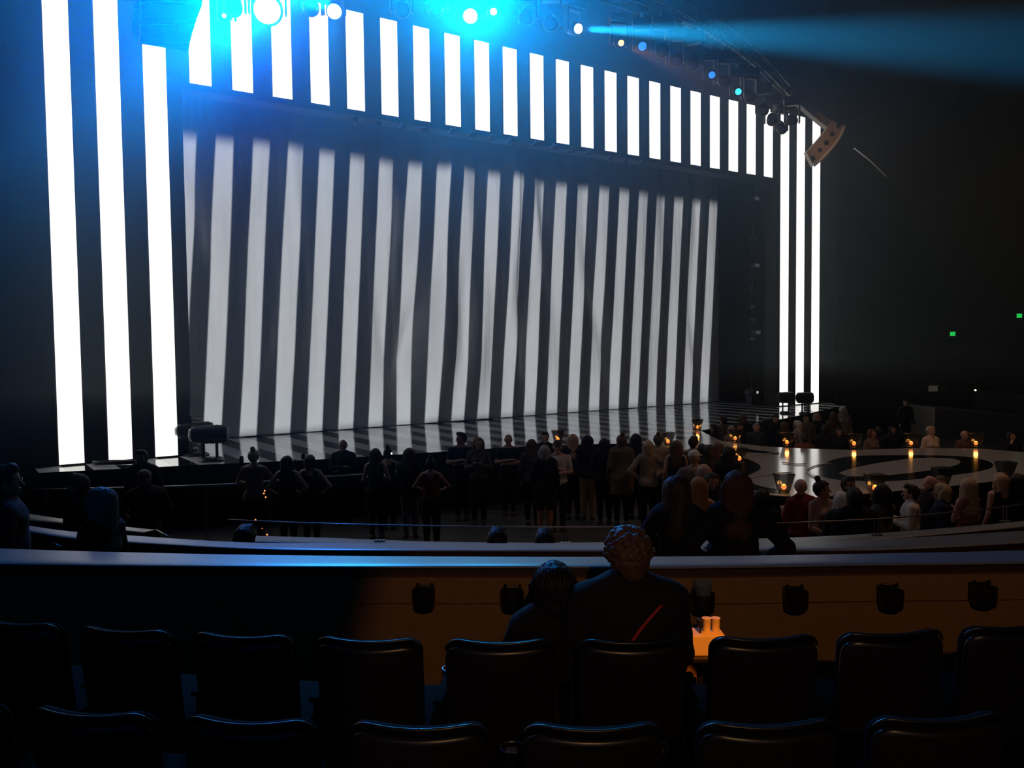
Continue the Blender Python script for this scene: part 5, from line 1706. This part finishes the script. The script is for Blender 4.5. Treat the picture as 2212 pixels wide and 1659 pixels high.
o = seated_at(1354, 1146, 3.72, F0, 4, 'person with short curly greying hair in a black jacket with a red strap', sex='m', pose='lap', hair='curly', hcol=(0.10, 0.06, 0.05),
              top='jacket', tcol=BLK, bcol=BLK, fine=True, width=1.06, turn=8)
bm = bmesh.new()
pts = [Vector((-0.03 + 0.155 * t - 0.02 * math.sin(t * 3), -0.150 - 0.018 * math.sin(PI * t) + 0.035 * t, 1.215 + 0.175 * t)) for t in [i / 10 for i in range(11)]]
for a, b in zip(pts, pts[1:]):
    pass
tube(bm, pts, 0.0075, 8)
ob('red_strap', bm, mat('red_strap', (0.45, 0.03, 0.03), 0.7), o, True)
seated_at(1196, 1219, 3.82, F0, 18, 'dark-haired person in black slumped in the seat beside the curly-haired one', sex='f', pose='lap', hair='bob', hcol=(0.012, 0.010, 0.012),
          top='jacket', tcol=(0.009, 0.009, 0.013), bcol=BLK, fine=True, width=1.12, turn=-20)
for px, py, lb in ((1074, 1144, 'lone dark head showing above the second ledge, the one farther from the post'), (1176, 1147, 'dark head with scruffy hair right beside the railing post, above the ledge'),
                   (528, 1139, 'dark head showing at the start of the third ledge')):
    seated_at(px, py, 7.55, F2, 0, lb, sex='m', pose='lap', hair='short', hcol=(0.015, 0.014, 0.015), top='jacket', tcol=BLK, bcol=BLK)
    p = aty(px, py, 7.55)
    put_seat(p.x, p.y - 0.22, F2 - 0.005, 0, {1074: 'seat below the lone dark head behind the second ledge', 1176: 'seat below the dark head beside the railing post',
                                      528: 'seat below the dark head at the start of the third ledge'}[px], 'seats between the lower ledges')

# bright phone screen and white drink glints in the crowd
p = aty(846, 981, 15.2)
e = empty('phone', p)
bm = bmesh.new(); box(bm, (0, 0.006, 0), (0.05, 0.008, 0.09), None, 0.003); ob('case', bm, M_PLAST, e)
bm = bmesh.new(); box(bm, (0, 0.0, 0.012), (0.026, 0.003, 0.03)); ob('lit_screen', bm, glow('phone_glow', (0.8, 0.9, 1.0), 3.0), e)
tag(e, 'tiny bright phone screen held up by the dark-haired woman', 'phone')

# made-up stand whose glowing beads give the amber glints in the pit
p0 = aty(566, 1150, 12.6); e = empty('amber_glint_stand', (p0.x, 12.6, 0))
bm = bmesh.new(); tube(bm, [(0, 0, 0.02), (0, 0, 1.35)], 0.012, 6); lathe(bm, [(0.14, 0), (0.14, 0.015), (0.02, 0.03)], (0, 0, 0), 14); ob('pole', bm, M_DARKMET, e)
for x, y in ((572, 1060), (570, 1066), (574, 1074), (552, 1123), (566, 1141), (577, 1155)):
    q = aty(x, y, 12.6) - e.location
    bm = bmesh.new(); lathe(bm, [(0.002, -0.014), (0.013, 0), (0.002, 0.014)], q, 8); ob('glint_bead', bm, M_TINYAMB, e)
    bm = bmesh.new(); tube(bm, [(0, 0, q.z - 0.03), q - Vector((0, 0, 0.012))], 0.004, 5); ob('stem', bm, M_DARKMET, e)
tag(e, 'made-up dark stand with glowing amber glints below the woman in the dusty pink top', 'light stand')

# ================================================================ haze hanging over the crowd and the stage
bm = bmesh.new(); box(bm, (12, 26.5, 9.7), (57, 43, 14.0))
hz = ob('haze', bm, None)
hm = bpy.data.materials.new('stage_haze'); hm.use_nodes = True
nt = hm.node_tree; nt.nodes.clear()
vs = nt.nodes.new('ShaderNodeVolumeScatter')
vs.inputs['Color'].default_value = (0.75, 0.92, 1, 1)
vs.inputs['Density'].default_value = 0.0068
vs.inputs['Anisotropy'].default_value = 0.72
out = nt.nodes.new('ShaderNodeOutputMaterial')
nt.links.new(vs.outputs[0], out.inputs['Volume'])
hm.cycles.homogeneous_volume = True if hasattr(hm, 'cycles') else None
hz.data.materials.append(hm)
tag(hz, 'thin theatrical haze filling the hall', 'haze', kind='stuff')
